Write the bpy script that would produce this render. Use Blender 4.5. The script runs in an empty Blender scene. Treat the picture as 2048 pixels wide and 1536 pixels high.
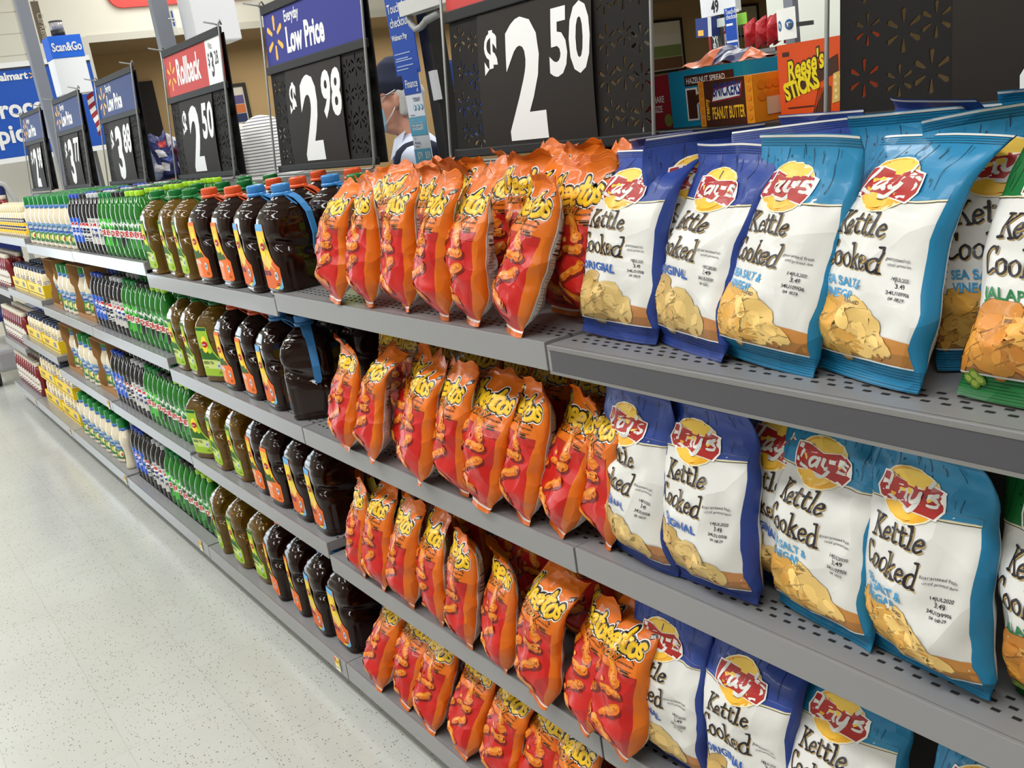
import bpy, bmesh, math, random
from mathutils import Vector, Matrix, Euler, noise
from mathutils.geometry import tessellate_polygon
PI = math.pi
SC = bpy.context.scene
COL = SC.collection
# ------------------------------------------------------------------ camera
CAM = Vector((1.34079, -0.93729, 1.64089)); FPX = 2007.52
_ya, _pi, _ro = -1.0018, -0.2703308, -0.15069
_f = Vector((math.sin(_ya)*math.cos(_pi), math.cos(_ya)*math.cos(_pi), math.sin(_pi)))
_r = Vector((math.cos(_ya), -math.sin(_ya), 0)); _u = _r.cross(_f)
CR = _r*math.cos(_ro)+_u*math.sin(_ro); CU = -_r*math.sin(_ro)+_u*math.cos(_ro)
cd = bpy.data.cameras.new('camera'); cam = bpy.data.objects.new('camera', cd); COL.objects.link(cam)
cd.sensor_width = 36; cd.lens = FPX*36/2048; cd.clip_start = .02; cd.clip_end = 100
_m = Matrix((CR, CU, -_f)).transposed().to_4x4(); _m.translation = CAM; cam.matrix_world = _m
SC.camera = cam
# ------------------------------------------------------------------ world, lamps, exposure
SC.view_settings.view_transform = 'Standard'; SC.view_settings.look = 'None'
SC.view_settings.gamma = 1; SC.view_settings.exposure = 0.1; SC.view_settings.use_curve_mapping = False
w = bpy.data.worlds.new('World'); SC.world = w; w.use_nodes = True
w.node_tree.nodes['Background'].inputs[0].default_value = (.93, .96, 1, 1)
w.node_tree.nodes['Background'].inputs[1].default_value = .42
def area(name, loc, sx, sy, power, col=(1, .97, .92), rot=(0, 0, 0)):
    l = bpy.data.lights.new(name, 'AREA'); l.shape = 'RECTANGLE'; l.size = sx; l.size_y = sy; l.energy = power; l.color = col
    o = bpy.data.objects.new(name, l); COL.objects.link(o); o.location = loc; o.rotation_euler = rot; o['kind'] = 'structure'
    return o
for i, (lx, ly) in enumerate([(1.6, -1.7), (-1.5, -1.7), (-4.6, -1.7), (-7.7, -1.7), (-1.5, -4.0), (-6, -4.0), (.2, 1.9), (-3.0, 2.2), (-6.5, 2.2), (-9.4, 3.0), (-3.5, 5.5)]):
    area('ceiling_lamp', (lx, ly, 4.25), 2.4, .5, 63, (.985, 1, .985))
area('alcove_fill', (-11.9, 6.5, 2.9), 6, .5, 60, rot=(0, 0, PI/2))  # unseen fill light, added to lift the dark recess wall
area('entrance_daylight', (-10.8, -2.2, 1.6), 2.2, 2.6, 70, (.72, .85, 1), (math.radians(90), 0, math.radians(-90)))
# ------------------------------------------------------------------ pixel -> point on a real plane of the shop
def ray(x, y): return _f+CR*((x-1024)/FPX)-CU*((y-768)/FPX)
def PY(x, y, Y): d = ray(x, y); return CAM+d*((Y-CAM.y)/d.y)
def PZ(x, y, Z): d = ray(x, y); return CAM+d*((Z-CAM.z)/d.z)
def PX(x, y, X): d = ray(x, y); return CAM+d*((X-CAM.x)/d.x)
# ------------------------------------------------------------------ materials
def lin(c): return tuple(((v/255)/12.92 if v/255 <= .04045 else ((v/255+.055)/1.055)**2.4) for v in c)+(1,)
MT = {}
def M(name, rgb=None, rough=.5, metal=0, coat=0, trans=0, ior=1.45, spec=.5, bump=None, emit=0, alpha=1):
    if name in MT: return MT[name]
    m = bpy.data.materials.new(name); m.use_nodes = True; MT[name] = m
    b = m.node_tree.nodes['Principled BSDF']; I = b.inputs
    I['Base Color'].default_value = lin(rgb); I['Roughness'].default_value = rough; I['Metallic'].default_value = metal
    I['Coat Weight'].default_value = coat; I['Coat Roughness'].default_value = .08; I['Transmission Weight'].default_value = trans
    I['IOR'].default_value = ior; I['Specular IOR Level'].default_value = spec
    if alpha < 1: I['Alpha'].default_value = alpha
    if emit: I['Emission Color'].default_value = lin(rgb); I['Emission Strength'].default_value = emit
    if bump:
        scale, dist, kind = bump; N = m.node_tree.nodes; L = m.node_tree.links
        tc = N.new('ShaderNodeTexCoord'); oi = N.new('ShaderNodeObjectInfo')
        ad = N.new('ShaderNodeVectorMath'); ad.operation = 'ADD'
        sc = N.new('ShaderNodeVectorMath'); sc.operation = 'SCALE'; sc.inputs['Scale'].default_value = 7
        cm = N.new('ShaderNodeCombineXYZ'); L.new(oi.outputs['Random'], cm.inputs[0]); L.new(oi.outputs['Random'], cm.inputs[2])
        L.new(cm.outputs[0], sc.inputs[0]); L.new(tc.outputs['Object'], ad.inputs[0]); L.new(sc.outputs[0], ad.inputs[1])
        bp = N.new('ShaderNodeBump'); bp.inputs['Distance'].default_value = dist; bp.inputs['Strength'].default_value = 1
        if kind == 'film':
            nz = N.new('ShaderNodeTexNoise'); nz.inputs['Scale'].default_value = scale*.8; nz.inputs['Detail'].default_value = 1
            ad2 = N.new('ShaderNodeVectorMath'); ad2.operation = 'MULTIPLY_ADD'; ad2.inputs[1].default_value = (.035, .035, .035)
            L.new(ad.outputs[0], nz.inputs['Vector']); L.new(nz.outputs['Color'], ad2.inputs[0]); L.new(ad.outputs[0], ad2.inputs[2])
            v = N.new('ShaderNodeTexVoronoi'); v.feature = 'F1'; v.inputs['Scale'].default_value = scale
            L.new(ad2.outputs[0], v.inputs['Vector']); L.new(v.outputs['Distance'], bp.inputs['Height'])
        else:
            nz = N.new('ShaderNodeTexNoise'); nz.inputs['Scale'].default_value = scale; nz.inputs['Detail'].default_value = 3
            L.new(ad.outputs[0], nz.inputs['Vector']); L.new(nz.outputs['Fac'], bp.inputs['Height'])
        L.new(bp.outputs[0], I['Normal'])
    return m
def C(r, g, b, k='paper'):
    """a printed colour on a kind of stock"""
    n = '%s_%d_%d_%d' % (k, r, g, b)
    if k == 'paper': return M(n, (r, g, b), .55)
    if k == 'gloss': return M(n, (r, g, b), .3, coat=.3)
    if k == 'foil': return M(n, (r, g, b), .36, coat=.22, spec=.4, bump=(22, .011, 'film'))
    if k == 'matte': return M(n, (r, g, b), .45, coat=.10, bump=(10, .014, 'film'))
    if k == 'label': return M(n, (r, g, b), .6, spec=.25)
    if k == 'plastic': return M(n, (r, g, b), .28, coat=.2)
    if k == 'metal': return M(n, (r, g, b), .38, metal=.0, coat=.15)
# ------------------------------------------------------------------ scene tree
def tag(o, label, cat, group=None, kind=None):
    o['label'] = label; o['category'] = cat
    if group: o['group'] = group
    if kind: o['kind'] = kind
    return o
def thing(name, label, cat, loc=(0, 0, 0), rot=(0, 0, 0), group=None):
    o = bpy.data.objects.new(name, None); COL.objects.link(o); o.empty_display_size = .05
    o.location = loc; o.rotation_euler = rot
    return tag(o, label, cat, group)
KIDS = {}
def copy_tree(o, parent=None):
    c = o.copy(); COL.objects.link(c)
    if parent: c.parent = parent; KIDS.setdefault(parent.name, []).append(c)
    for ch in list(KIDS.get(o.name, [])): copy_tree(ch, c)
    return c
USED = {}
def place(root, loc, rot, label, group=None, scale=None):
    """first use moves the prototype itself, later uses copy it"""
    o = root if root.name not in USED else copy_tree(root)
    USED[root.name] = 1
    o.location = loc; o.rotation_euler = rot; o['label'] = label
    if group: o['group'] = group
    if scale: o.scale = scale
    return o
ORD = ['first', 'second', 'third', 'fourth', 'fifth', 'sixth', 'seventh', 'eighth', 'ninth', 'tenth', 'eleventh', 'twelfth', 'thirteenth', 'fourteenth', 'fifteenth', 'sixteenth', 'seventeenth', 'eighteenth', 'nineteenth', 'twentieth']
# ------------------------------------------------------------------ mesh builder
class MB:
    def __init__(s): s.v = []; s.f = []; s.fm = []; s.sm = []; s.mats = []
    def mi(s, m):
        if m not in s.mats: s.mats.append(m)
        return s.mats.index(m)
    def add(s, V, F, m, sm=False):
        b = len(s.v); s.v += [tuple(v) for v in V]; k = s.mi(m)
        for f in F: s.f.append([i+b for i in f]); s.fm.append(k); s.sm.append(sm)
        return s
    def box(s, x0, y0, z0, x1, y1, z1, m, c=0):
        if c <= 0:
            V = [(x0, y0, z0), (x1, y0, z0), (x1, y1, z0), (x0, y1, z0), (x0, y0, z1), (x1, y0, z1), (x1, y1, z1), (x0, y1, z1)]
            return s.add(V, [(0, 3, 2, 1), (4, 5, 6, 7), (0, 1, 5, 4), (1, 2, 6, 5), (2, 3, 7, 6), (3, 0, 4, 7)], m)
        bm = bmesh.new(); bmesh.ops.create_cube(bm, size=1)
        for v in bm.verts: v.co = ((x0+x1)/2+v.co.x*(x1-x0), (y0+y1)/2+v.co.y*(y1-y0), (z0+z1)/2+v.co.z*(z1-z0))
        bmesh.ops.bevel(bm, geom=bm.edges[:], offset=c, segments=2, affect='EDGES', profile=.5)
        bm.verts.index_update(); s.add([v.co for v in bm.verts], [[v.index for v in f.verts] for f in bm.faces], m); bm.free(); return s
    def lathe(s, prof, m, n=24, cx=0, cy=0, sx=1, sy=1, sm=True):
        V = []; F = []
        for r, z in prof:
            for i in range(n): a = 2*PI*i/n; V.append((cx+r*sx*math.cos(a), cy+r*sy*math.sin(a), z))
        for j in range(len(prof)-1):
            for i in range(n): F.append((j*n+i, j*n+(i+1) % n, (j+1)*n+(i+1) % n, (j+1)*n+i))
        if prof[0][0] > 1e-5: F.append(tuple(range(n))[::-1])
        if prof[-1][0] > 1e-5: F.append(tuple((len(prof)-1)*n+i for i in range(n)))
        return s.add(V, F, m, sm)
    def tube(s, P, r, m, n=8, closed=False):
        P = [Vector(p) for p in P]; V = []; F = []; nrm = None
        for i, p in enumerate(P):
            t = (P[min(i+1, len(P)-1)]-P[max(i-1, 0)]).normalized()
            if nrm is None: nrm = t.orthogonal().normalized()
            nrm = (nrm-t*nrm.dot(t)).normalized(); bn = t.cross(nrm)
            rr = r[i] if isinstance(r, (list, tuple)) else r
            for k in range(n): a = 2*PI*k/n; V.append(p+nrm*rr*math.cos(a)+bn*rr*math.sin(a))
        for i in range(len(P)-1):
            for k in range(n): F.append((i*n+k, i*n+(k+1) % n, (i+1)*n+(k+1) % n, (i+1)*n+k))
        F.append(tuple(range(n))[::-1]); F.append(tuple((len(P)-1)*n+k for k in range(n)))
        return s.add(V, F, m, True)
    def loft(s, rings, m, caps=True, sm=True):
        n = len(rings[0]); V = [p for r in rings for p in r]; F = []
        for j in range(len(rings)-1):
            for i in range(n): F.append((j*n+i, j*n+(i+1) % n, (j+1)*n+(i+1) % n, (j+1)*n+i))
        if caps: F.append(tuple(range(n))[::-1]); F.append(tuple((len(rings)-1)*n+i for i in range(n)))
        return s.add(V, F, m, sm)
    def strip(s, P, Wd, th, m):
        """flat strap: centre line P, half-width vector list Wd, thickness normal th list"""
        V = []; F = []
        for p, wv, t in zip(P, Wd, th):
            p, wv, t = Vector(p), Vector(wv), Vector(t); V += [p-wv, p+wv, p+wv+t, p-wv+t]
        for i in range(len(P)-1):
            for k in range(4): F.append((i*4+k, i*4+(k+1) % 4, i*4+4+(k+1) % 4, i*4+4+k))
        F += [(3, 2, 1, 0), tuple((len(P)-1)*4+k for k in range(4))]
        return s.add(V, F, m)
    def art(s, A, fn, gx=(), gy=(), step=.00022, base=.0004, sm=True):
        V, F, ms = A.cut(gx, gy)
        b = len(s.v); s.v += [tuple(fn(x, y, (base+step*l) if l > 0 else 0)) for x, y, l in V]
        for f, m in zip(F, ms): s.f.append([i+b for i in f]); s.fm.append(s.mi(m)); s.sm.append(sm)
        return s
    def build(s, name, parent=None):
        me = bpy.data.meshes.new(name); me.from_pydata(s.v, [], s.f)
        for m in s.mats: me.materials.append(m)
        me.polygons.foreach_set('material_index', s.fm); me.polygons.foreach_set('use_smooth', s.sm); me.update()
        o = bpy.data.objects.new(name, me); COL.objects.link(o)
        if parent: o.parent = parent; KIDS.setdefault(parent.name, []).append(o)
        return o
def struct(mb, name, parent=None):
    o = mb.build(name, parent)
    if not parent: o['kind'] = 'structure'
    return o
# ------------------------------------------------------------------ flat artwork (prints, labels, lettering)
TXT = {}
def text_geo(s, off):
    k = (s, off)
    if k not in TXT:
        cu = bpy.data.curves.new('t', 'FONT'); cu.body = s; cu.size = 1; cu.offset = off; cu.resolution_u = 3
        o = bpy.data.objects.new('t', cu); COL.objects.link(o)
        me = bpy.data.meshes.new_from_object(o.evaluated_get(bpy.context.evaluated_depsgraph_get()))
        V = [(v.co.x, v.co.y) for v in me.vertices]; F = [tuple(p.vertices) for p in me.polygons]
        bpy.data.meshes.remove(me); bpy.data.objects.remove(o); bpy.data.curves.remove(cu)
        TXT[k] = (V, F, max([v[0] for v in V] or [0]))
    return TXT[k]
class Art:
    def __init__(s): s.v = []; s.f = []; s.m = []; s.c = {}
    def raw(s, V, F, m, l):
        b = len(s.v); s.v += [(x, y, l) for x, y in V]
        for f in F: s.f.append([i+b for i in f]); s.m.append(m)
    def rect(s, x0, y0, x1, y1, m, l=1): s.raw([(x0, y0), (x1, y0), (x1, y1), (x0, y1)], [(0, 1, 2, 3)], m, l)
    def poly(s, P, m, l=1):
        T = tessellate_polygon([[Vector((x, y, 0)) for x, y in P]]); s.raw(P, [tuple(t) for t in T], m, l)
    def ell(s, cx, cy, rx, ry, m, l=1, rot=0, n=20, a0=0, a1=2*PI):
        P = []; k = n if a1-a0 > 6.28 else n+1
        for i in range(k):
            a = a0+(a1-a0)*i/n; x, y = rx*math.cos(a), ry*math.sin(a); P.append((cx+x*math.cos(rot)-y*math.sin(rot), cy+x*math.sin(rot)+y*math.cos(rot)))
        s.raw(P, [tuple(range(len(P)))], m, l)
    def blob(s, cx, cy, r, m, l, rnd, n=9, sy=1, rot=0, jag=.25):
        ph = [1+rnd.uniform(-jag, jag) for _ in range(n)]; P = []
        for i in range(n*2):
            a = 2*PI*i/(n*2); k = ph[i//2] if i % 2 == 0 else (ph[i//2]+ph[(i//2+1) % n])/2*1.04
            x, y = r*k*math.cos(a), r*k*sy*math.sin(a); P.append((cx+x*math.cos(rot)-y*math.sin(rot), cy+x*math.sin(rot)+y*math.cos(rot)))
        s.poly(P, m, l); return P
    def stroke(s, P, w, m, l=1, smooth=True):
        if smooth and len(P) > 2:
            Q = []
            for i in range(len(P)-1):
                p0 = P[max(i-1, 0)]; p1 = P[i]; p2 = P[i+1]; p3 = P[min(i+2, len(P)-1)]
                for k in range(5):
                    t = k/5; Q.append(tuple(.5*(2*b+(c-a)*t+(2*a-5*b+4*c-d)*t*t+(3*b-a-3*c+d)*t**3) for a, b, c, d in zip(p0, p1, p2, p3)))
            P = Q+[P[-1]]
        V = []; n = len(P)
        for i in range(n):
            a, b = P[max(i-1, 0)], P[min(i+1, n-1)]; dx, dy = b[0]-a[0], b[1]-a[1]; L = math.hypot(dx, dy) or 1
            ww = w(i/(n-1)) if callable(w) else w
            V += [(P[i][0]-dy/L*ww/2, P[i][1]+dx/L*ww/2), (P[i][0]+dy/L*ww/2, P[i][1]-dx/L*ww/2)]
        s.raw(V, [(2*i+1, 2*i+3, 2*i+2, 2*i) for i in range(n-1)], m, l)
        for q, e in ((P[0], 0), (P[-1], 1)): s.ell(q[0], q[1], (w(e) if callable(w) else w)/2, (w(e) if callable(w) else w)/2, m, l, n=10)
    def text(s, t, x, y, h, m, l=2, sx=1, bold=.0, al='l', shear=0, rot=0):
        V, F, wd = text_geo(t, bold); k = h/.72
        ox = {'l': 0, 'c': -wd*k*sx/2, 'r': -wd*k*sx}[al]; c, sn = math.cos(rot), math.sin(rot); P = []
        for a, b in V:
            px, py = ox+a*k*sx+b*k*shear, b*k; P.append((x+px*c-py*sn, y+px*sn+py*c))
        s.raw(P, F, m, l)
    def letters(s, glyphs, word, x, y, h, w, m, l, adv, sp=0, dy=None, shear=0):
        cx = x
        for i, ch in enumerate(word):
            oy = (dy[i] if dy else 0)*h
            for st in glyphs[ch][1]:
                s.stroke([(cx+(a+b*shear)*h*adv, y+oy+b*h) for a, b in st], w, m, l)
            cx += (glyphs[ch][0]+sp)*h*adv
        return cx
    def cut(s, gx, gy):
        key = (tuple(gx), tuple(gy))
        if key in s.c: return s.c[key]
        bm = bmesh.new(); ml = bm.faces.layers.int.new('mi'); mats = []
        vs = [bm.verts.new((x, y, l)) for x, y, l in s.v]
        for f, m in zip(s.f, s.m):
            if m not in mats: mats.append(m)
            try: fc = bm.faces.new([vs[i] for i in f])
            except ValueError: continue
            fc[ml] = mats.index(m)
        for fc in bm.faces:
            fc.normal_update()
            if fc.normal.z < 0: fc.normal_flip()
        for ax, G in ((0, gx), (1, gy)):
            for g in G:
                co = (g, 0, 0) if ax == 0 else (0, g, 0); no = (1, 0, 0) if ax == 0 else (0, 1, 0)
                bmesh.ops.bisect_plane(bm, geom=bm.verts[:]+bm.edges[:]+bm.faces[:], dist=1e-6, plane_co=co, plane_no=no)
        z0 = [v for v in bm.verts if v.co.z == 0]
        if z0: bmesh.ops.remove_doubles(bm, verts=z0, dist=2e-5)
        bm.verts.index_update()
        r = ([tuple(v.co) for v in bm.verts], [[v.index for v in f.verts] for f in bm.faces], [mats[f[ml]] for f in bm.faces])
        bm.free(); s.c[key] = r; return r
def spark(A, cx, cy, r, m, l, w=.17):
    for k in range(6):
        a = PI/2+k*PI/3; c, sn = math.cos(a), math.sin(a)
        P = [(.34, -.06), (.36, -.085), (.9, -.13), (1, -.06), (1, .06), (.9, .13), (.36, .085), (.34, .06)]
        A.poly([(cx+r*(p*c-q*sn*w/.17), cy+r*(p*sn+q*c*w/.17)) for p, q in P], m, l)
# serif-ish hand lettering, bubble lettering, script: glyph -> (advance, strokes)
GK = {'K': (.52, [[(.1, 1), (.06, 0)], [(-.02, 1), (.2, .98)], [(-.06, .0), (.16, .02)], [(.46, .97), (.1, .47)], [(.17, .55), (.5, -.04)], [(.4, -.04), (.58, -.03)], [(.38, .98), (.54, .96)]]),
      'e': (.4, [[(.08, .3), (.33, .36), (.3, .52), (.19, .56), (.07, .4), (.07, .14), (.2, .01), (.36, .14)]]),
      't': (.34, [[(.15, .86), (.12, .14), (.2, .0), (.32, .08)], [(0, .6), (.3, .63)]]),
      'l': (.24, [[(.12, 1.04), (.1, .03)], [(0, .0), (.22, .02)], [(.02, 1.02), (.13, 1.04)]]),
      'C': (.56, [[(.5, .78), (.44, .97), (.3, 1.0), (.1, .78), (.05, .4), (.15, .08), (.34, .0), (.54, .14)], [(.51, 1.0), (.5, .76)]]),
      'o': (.42, [[(.2, .56), (.05, .42), (.06, .12), (.2, .0), (.35, .14), (.35, .42), (.2, .56)]]),
      'k': (.43, [[(.1, 1.02), (.08, 0)], [(0, 1.0), (.12, 1.02)], [(-.02, 0), (.18, .01)], [(.36, .58), (.1, .28)], [(.16, .36), (.4, -.03)], [(.33, -.03), (.46, -.02)]]),
      'd': (.46, [[(.34, .46), (.2, .56), (.05, .42), (.06, .1), (.2, .0), (.34, .12)], [(.37, 1.08), (.35, .0)], [(.24, 1.06), (.38, 1.08)], [(.34, 0), (.46, .01)]])}
GB = {'C': (.62, [[(.52, .8), (.36, .98), (.14, .8), (.08, .4), (.2, .08), (.5, .06)]]), 'h': (.5, [[(.1, 1.02), (.1, .02)], [(.1, .4), (.26, .58), (.38, .42), (.38, .02)]]),
      'e': (.5, [[(.1, .3), (.38, .36), (.32, .54), (.18, .54), (.08, .3), (.2, .06), (.42, .1)]]), 't': (.4, [[(.2, .9), (.18, .2), (.34, .06)], [(.02, .58), (.38, .62)]]),
      'o': (.5, [[(.24, .56), (.08, .4), (.1, .14), (.24, .04), (.4, .18), (.4, .44), (.24, .56)]]), 's': (.44, [[(.38, .5), (.2, .58), (.1, .42), (.34, .22), (.26, .06), (.06, .1)]])}
GS = {'L': (.36, [[(.16, 1), (.08, .5), (.02, .12)], [(.02, .12), (.16, .12), (.38, .02)]]), 'a': (.30, [[(.2, .54), (.08, .56), (.02, .36), (.08, .18), (.18, .3), (.22, .52)], [(.22, .58), (.21, .3), (.28, .18)]]),
      'y': (.30, [[(.02, .58), (.03, .32), (.11, .2), (.21, .34), (.25, .58)], [(.25, .6), (.21, .1), (.12, -.14), (-.02, -.1)]]), "'": (.10, [[(.07, 1.0), (.04, .80)]]),
      's': (.26, [[(.23, .54), (.13, .62), (.04, .53), (.11, .42), (.2, .31), (.14, .19), (.0, .21)]])}
# ------------------------------------------------------------------ shell of the shop
def floor_mat():
    m = bpy.data.materials.new('vinyl_tile'); m.use_nodes = True; N = m.node_tree.nodes; L = m.node_tree.links; b = N['Principled BSDF']
    tc = N.new('ShaderNodeTexCoord'); mp = N.new('ShaderNodeMapping'); mp.inputs['Scale'].default_value = (78, 190, 1); L.new(tc.outputs['Object'], mp.inputs[0])
    v = N.new('ShaderNodeTexVoronoi'); v.inputs['Scale'].default_value = 1; v.inputs['Randomness'].default_value = 1; L.new(mp.outputs[0], v.inputs[0])
    r = N.new('ShaderNodeMath'); r.operation = 'LESS_THAN'; L.new(v.outputs['Distance'], r.inputs[0])
    sep = N.new('ShaderNodeSeparateColor'); L.new(v.outputs['Color'], sep.inputs[0])
    k = N.new('ShaderNodeMath'); k.operation = 'MULTIPLY_ADD'; k.inputs[1].default_value = .62; k.inputs[2].default_value = -.28; L.new(sep.outputs[0], k.inputs[0]); L.new(k.outputs[0], r.inputs[1])
    n = N.new('ShaderNodeTexNoise'); n.inputs['Scale'].default_value = 3; n.inputs['Detail'].default_value = 6; L.new(tc.outputs['Object'], n.inputs[0])
    cr = N.new('ShaderNodeValToRGB'); cr.color_ramp.elements[0].color = lin((196, 196, 190)); cr.color_ramp.elements[1].color = lin((211, 212, 206)); L.new(n.outputs[0], cr.inputs[0])
    bk = N.new('ShaderNodeTexBrick'); bk.offset = 0; bk.inputs['Scale'].default_value = 1; bk.inputs['Brick Width'].default_value = .3048; bk.inputs['Row Height'].default_value = .3048
    bk.inputs['Mortar Size'].default_value = .0012; bk.inputs['Color1'].default_value = (1, 1, 1, 1); bk.inputs['Color2'].default_value = (.97, .97, .96, 1); bk.inputs['Mortar'].default_value = (.82, .82, .82, 1); L.new(tc.outputs['Object'], bk.inputs[0])
    m1 = N.new('ShaderNodeMixRGB'); m1.blend_type = 'MULTIPLY'; m1.inputs[0].default_value = 1; L.new(cr.outputs[0], m1.inputs[1]); L.new(bk.outputs[0], m1.inputs[2])
    m2 = N.new('ShaderNodeMixRGB'); m2.inputs[2].default_value = lin((128, 122, 112)); L.new(r.outputs[0], m2.inputs[0]); L.new(m1.outputs[0], m2.inputs[1]); L.new(m2.outputs[0], b.inputs['Base Color'])
    b.inputs['Roughness'].default_value = .22; b.inputs['Coat Weight'].default_value = .5; b.inputs['Coat Roughness'].default_value = .14
    return m
struct(MB().add([(-14, -5, 0), (4, -5, 0), (4, 16, 0), (-14, 16, 0)], [(0, 1, 2, 3)], floor_mat()), 'floor')
WALL = M('wall_paint', (226, 221, 204), .8); BEIGE = M('beige_paint', (176, 148, 104), .8)
struct(MB().add([(-14, -5, 4.5), (4, -5, 4.5), (4, 16, 4.5), (-14, 16, 4.5)], [(3, 2, 1, 0)], M('ceiling_paint', (225, 224, 220), .9)), 'ceiling')
mb = MB(); mb.box(-11.2, -5, 0, -11, 2.07, 4.5, WALL); mb.box(-11.2, 2.07, 3.0, -11, 16, 4.5, WALL); struct(mb, 'wall_far')
mb = MB(); mb.box(-13, -5, 0, -12.9, 16, 4.5, BEIGE); struct(mb, 'wall_recess')
struct(MB().box(-13, 2.07, 2.995, -11.201, 16, 3.0, M('soffit', (150, 128, 92), .8)), 'ceiling_recess')
struct(MB().box(-12.9, 1.9, 0, -11.2, 2.0, 2.995, BEIGE), 'wall_return')
mb = MB(); mb.box(-11.2, 2.0, 0, -10.97, 2.07, 3.03, M('trim_paint', (205, 200, 184), .5)); mb.box(-11.0, 2.07, 2.96, -10.97, 16, 3.04, MT['trim_paint']); struct(mb, 'trim_1')
struct(MB().box(-13, 15.9, 0, 4, 16, 4.5, BEIGE), 'wall_back'); OFFW = M('aisle_wall', (172, 168, 160), .8); struct(MB().box(-14, -5.1, 0, 4, -5, 4.5, OFFW), 'wall_front'); struct(MB().box(4, -5.1, 0, 4.1, 16, 4.5, OFFW), 'wall_near')
# block joints on the left part of the far wall
mb = MB()
for z in (2.9, 3.12, 3.34, 3.56): mb.box(-11, -2, z, -10.998, 1.5, z+.008, M('joint', (196, 190, 172), .9))
for i, y in enumerate((.5, .96, 1.4)): mb.box(-11, y, 2.7, -10.998, y+.008, 4.2, MT['joint'])
struct(mb, 'trim_2')
# dark opening inside the recess
p0, p1 = PX(195, 112, -12.88), PX(292, 103, -12.88)
mb = MB().box(-12.9, 2.55, 0, -12.86, 3.22, 2.62, M('dark_opening', (28, 24, 20), .8)); struct(mb, 'door_1')
# ------------------------------------------------------------------ gondola run
GREY = M('shelf_grey', (140, 139, 140), .36, coat=.25); DGREY = M('panel_grey', (88, 86, 84), .5); RAILG = M('rail_grey', (128, 127, 124), .45)
SLOT = M('slot_dark', (30, 29, 30), .8); LIPD = M('dark_price_strip', (72, 70, 76), .35, coat=.3)
GAL = M('galvanised_lip', (168, 168, 164), .35, coat=.3, bump=(90, .0006, 'n'))
SEC = [('crisp', 0, 1.2192, (1.247, .875, .485, .142)), ('cheese puff', -1.216, 0, (1.251, .872, .485, .142)), ('iced tea', -2.479, -1.216, (1.236, .872, .520, .140)),
       ('soda', -3.734, -2.479, (1.276, .910, .530, .142)), ('dressing', -4.986, -3.734, (1.274, .911, .532, .148)), ('mayonnaise', -6.21, -4.986, (1.305, .940, .600, .148)), ('sauce', -7.14, -6.21, (1.30, .914, .505, .148))]
TOPS = {s[0]: s[3] for s in SEC}
SHN = ['top', 'second', 'third', 'bottom']
for si, (nm, x0, x1, tops) in enumerate(SEC):
    for ri, zt in enumerate(tops):
        g = .003; base = ri == 3; yf = -.02 if base else 0
        t = thing('base_shelf' if base else 'gondola_shelf', 'grey steel %s shelf holding the %s section' % (SHN[ri], nm), 'shelf', ((x0+x1)/2, 0, zt), group='gondola shelf boards')
        hw = (x1-x0)/2-g
        mb = MB(); mb.box(-hw, yf+.004, -.028, hw, .44, -.0005, GREY)
        A = Art(); A.rect(-hw, yf+.004, hw, .44, GREY, 0)
        if si < 3 or ri == 3:
            n = int(2*hw/.026); rows = (.035, .051, .067) if si < 3 else ()
            for i in range(n):
                for j, yy in enumerate(rows): A.rect(-hw+.02+i*.026+(j % 2)*.013, yy, -hw+.031+i*.026+(j % 2)*.013, yy+.0055, SLOT, 1)
            if si in (2, 3) and base:
                for yy in (.03, .05, .07): A.rect(-hw+.02, yy, hw-.02, yy+.007, SLOT, 1)
        mb.art(A, lambda x, y, o: (x, y, o), sm=False); mb.build('shelf_board', t)
        mb = MB(); lip = GAL if (nm == 'soda' and ri == 0) else GREY
        mb.box(-hw, yf-.003, -.056 if base else -.050, hw, yf+.004, 0, lip, .0012)
        if nm == 'crisp' and ri == 0:
            mb.box(-hw+.01, yf-.0045, -.044, hw-.01, yf-.003, -.007, LIPD); mb.box(-hw+.004, yf-.0055, -.007, hw-.004, yf-.002, -.003, RAILG); mb.box(-hw+.004, yf-.0055, -.049, hw-.004, yf-.002, -.044, RAILG)
        mb.build('price_lip', t)
        if not base:
            for sx in (-hw+.004, hw-.006): MB().add([(sx, .02, -.03), (sx+.002, .02, -.03), (sx+.002, .44, -.05), (sx, .44, -.05), (sx, .02, -.012), (sx+.002, .02, -.012), (sx+.002, .44, -.012), (sx, .44, -.012)], [(0, 1, 2, 3), (4, 7, 6, 5), (0, 4, 5, 1), (2, 6, 7, 3), (0, 3, 7, 4), (1, 5, 6, 2)], GREY).build('bracket', t)
    t = thing('back_panel', 'dark grey pegboard back panel behind the %s section' % nm, 'panel', ((x0+x1)/2, .455, .02), group='pegboard panels of the run')
    hw = (x1-x0)/2-.004; mb = MB(); mb.box(-hw, 0, 0, hw, .012, 1.45, DGREY)
    A = Art()
    if si < 5:
        for i in range(int(2*hw/.05)):
            for j in range(3): A.ell(-hw+.03+i*.05, 1.28+j*.05, .004, .004, SLOT, 1, n=6)
    mb.art(A, lambda x, y, o: (x, -o, y), sm=False); mb.build('pegboard', t)
    mb = MB(); mb.box(-hw, -.022, 1.452, hw, .03, 1.487, RAILG, .003); mb.build('top_rail', t)
    for q in (-.3, .3): MB().box(q-.02, -.026, 1.44, q+.02, -.022, 1.488, RAILG, .002).build('rail_clip', t)
    mb = MB(); mb.box(x0+.01, .07, 0, x1-.01, .09, .083, M('kick_grey', (96, 94, 92), .6)); struct(mb, 'trim_3')
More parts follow.
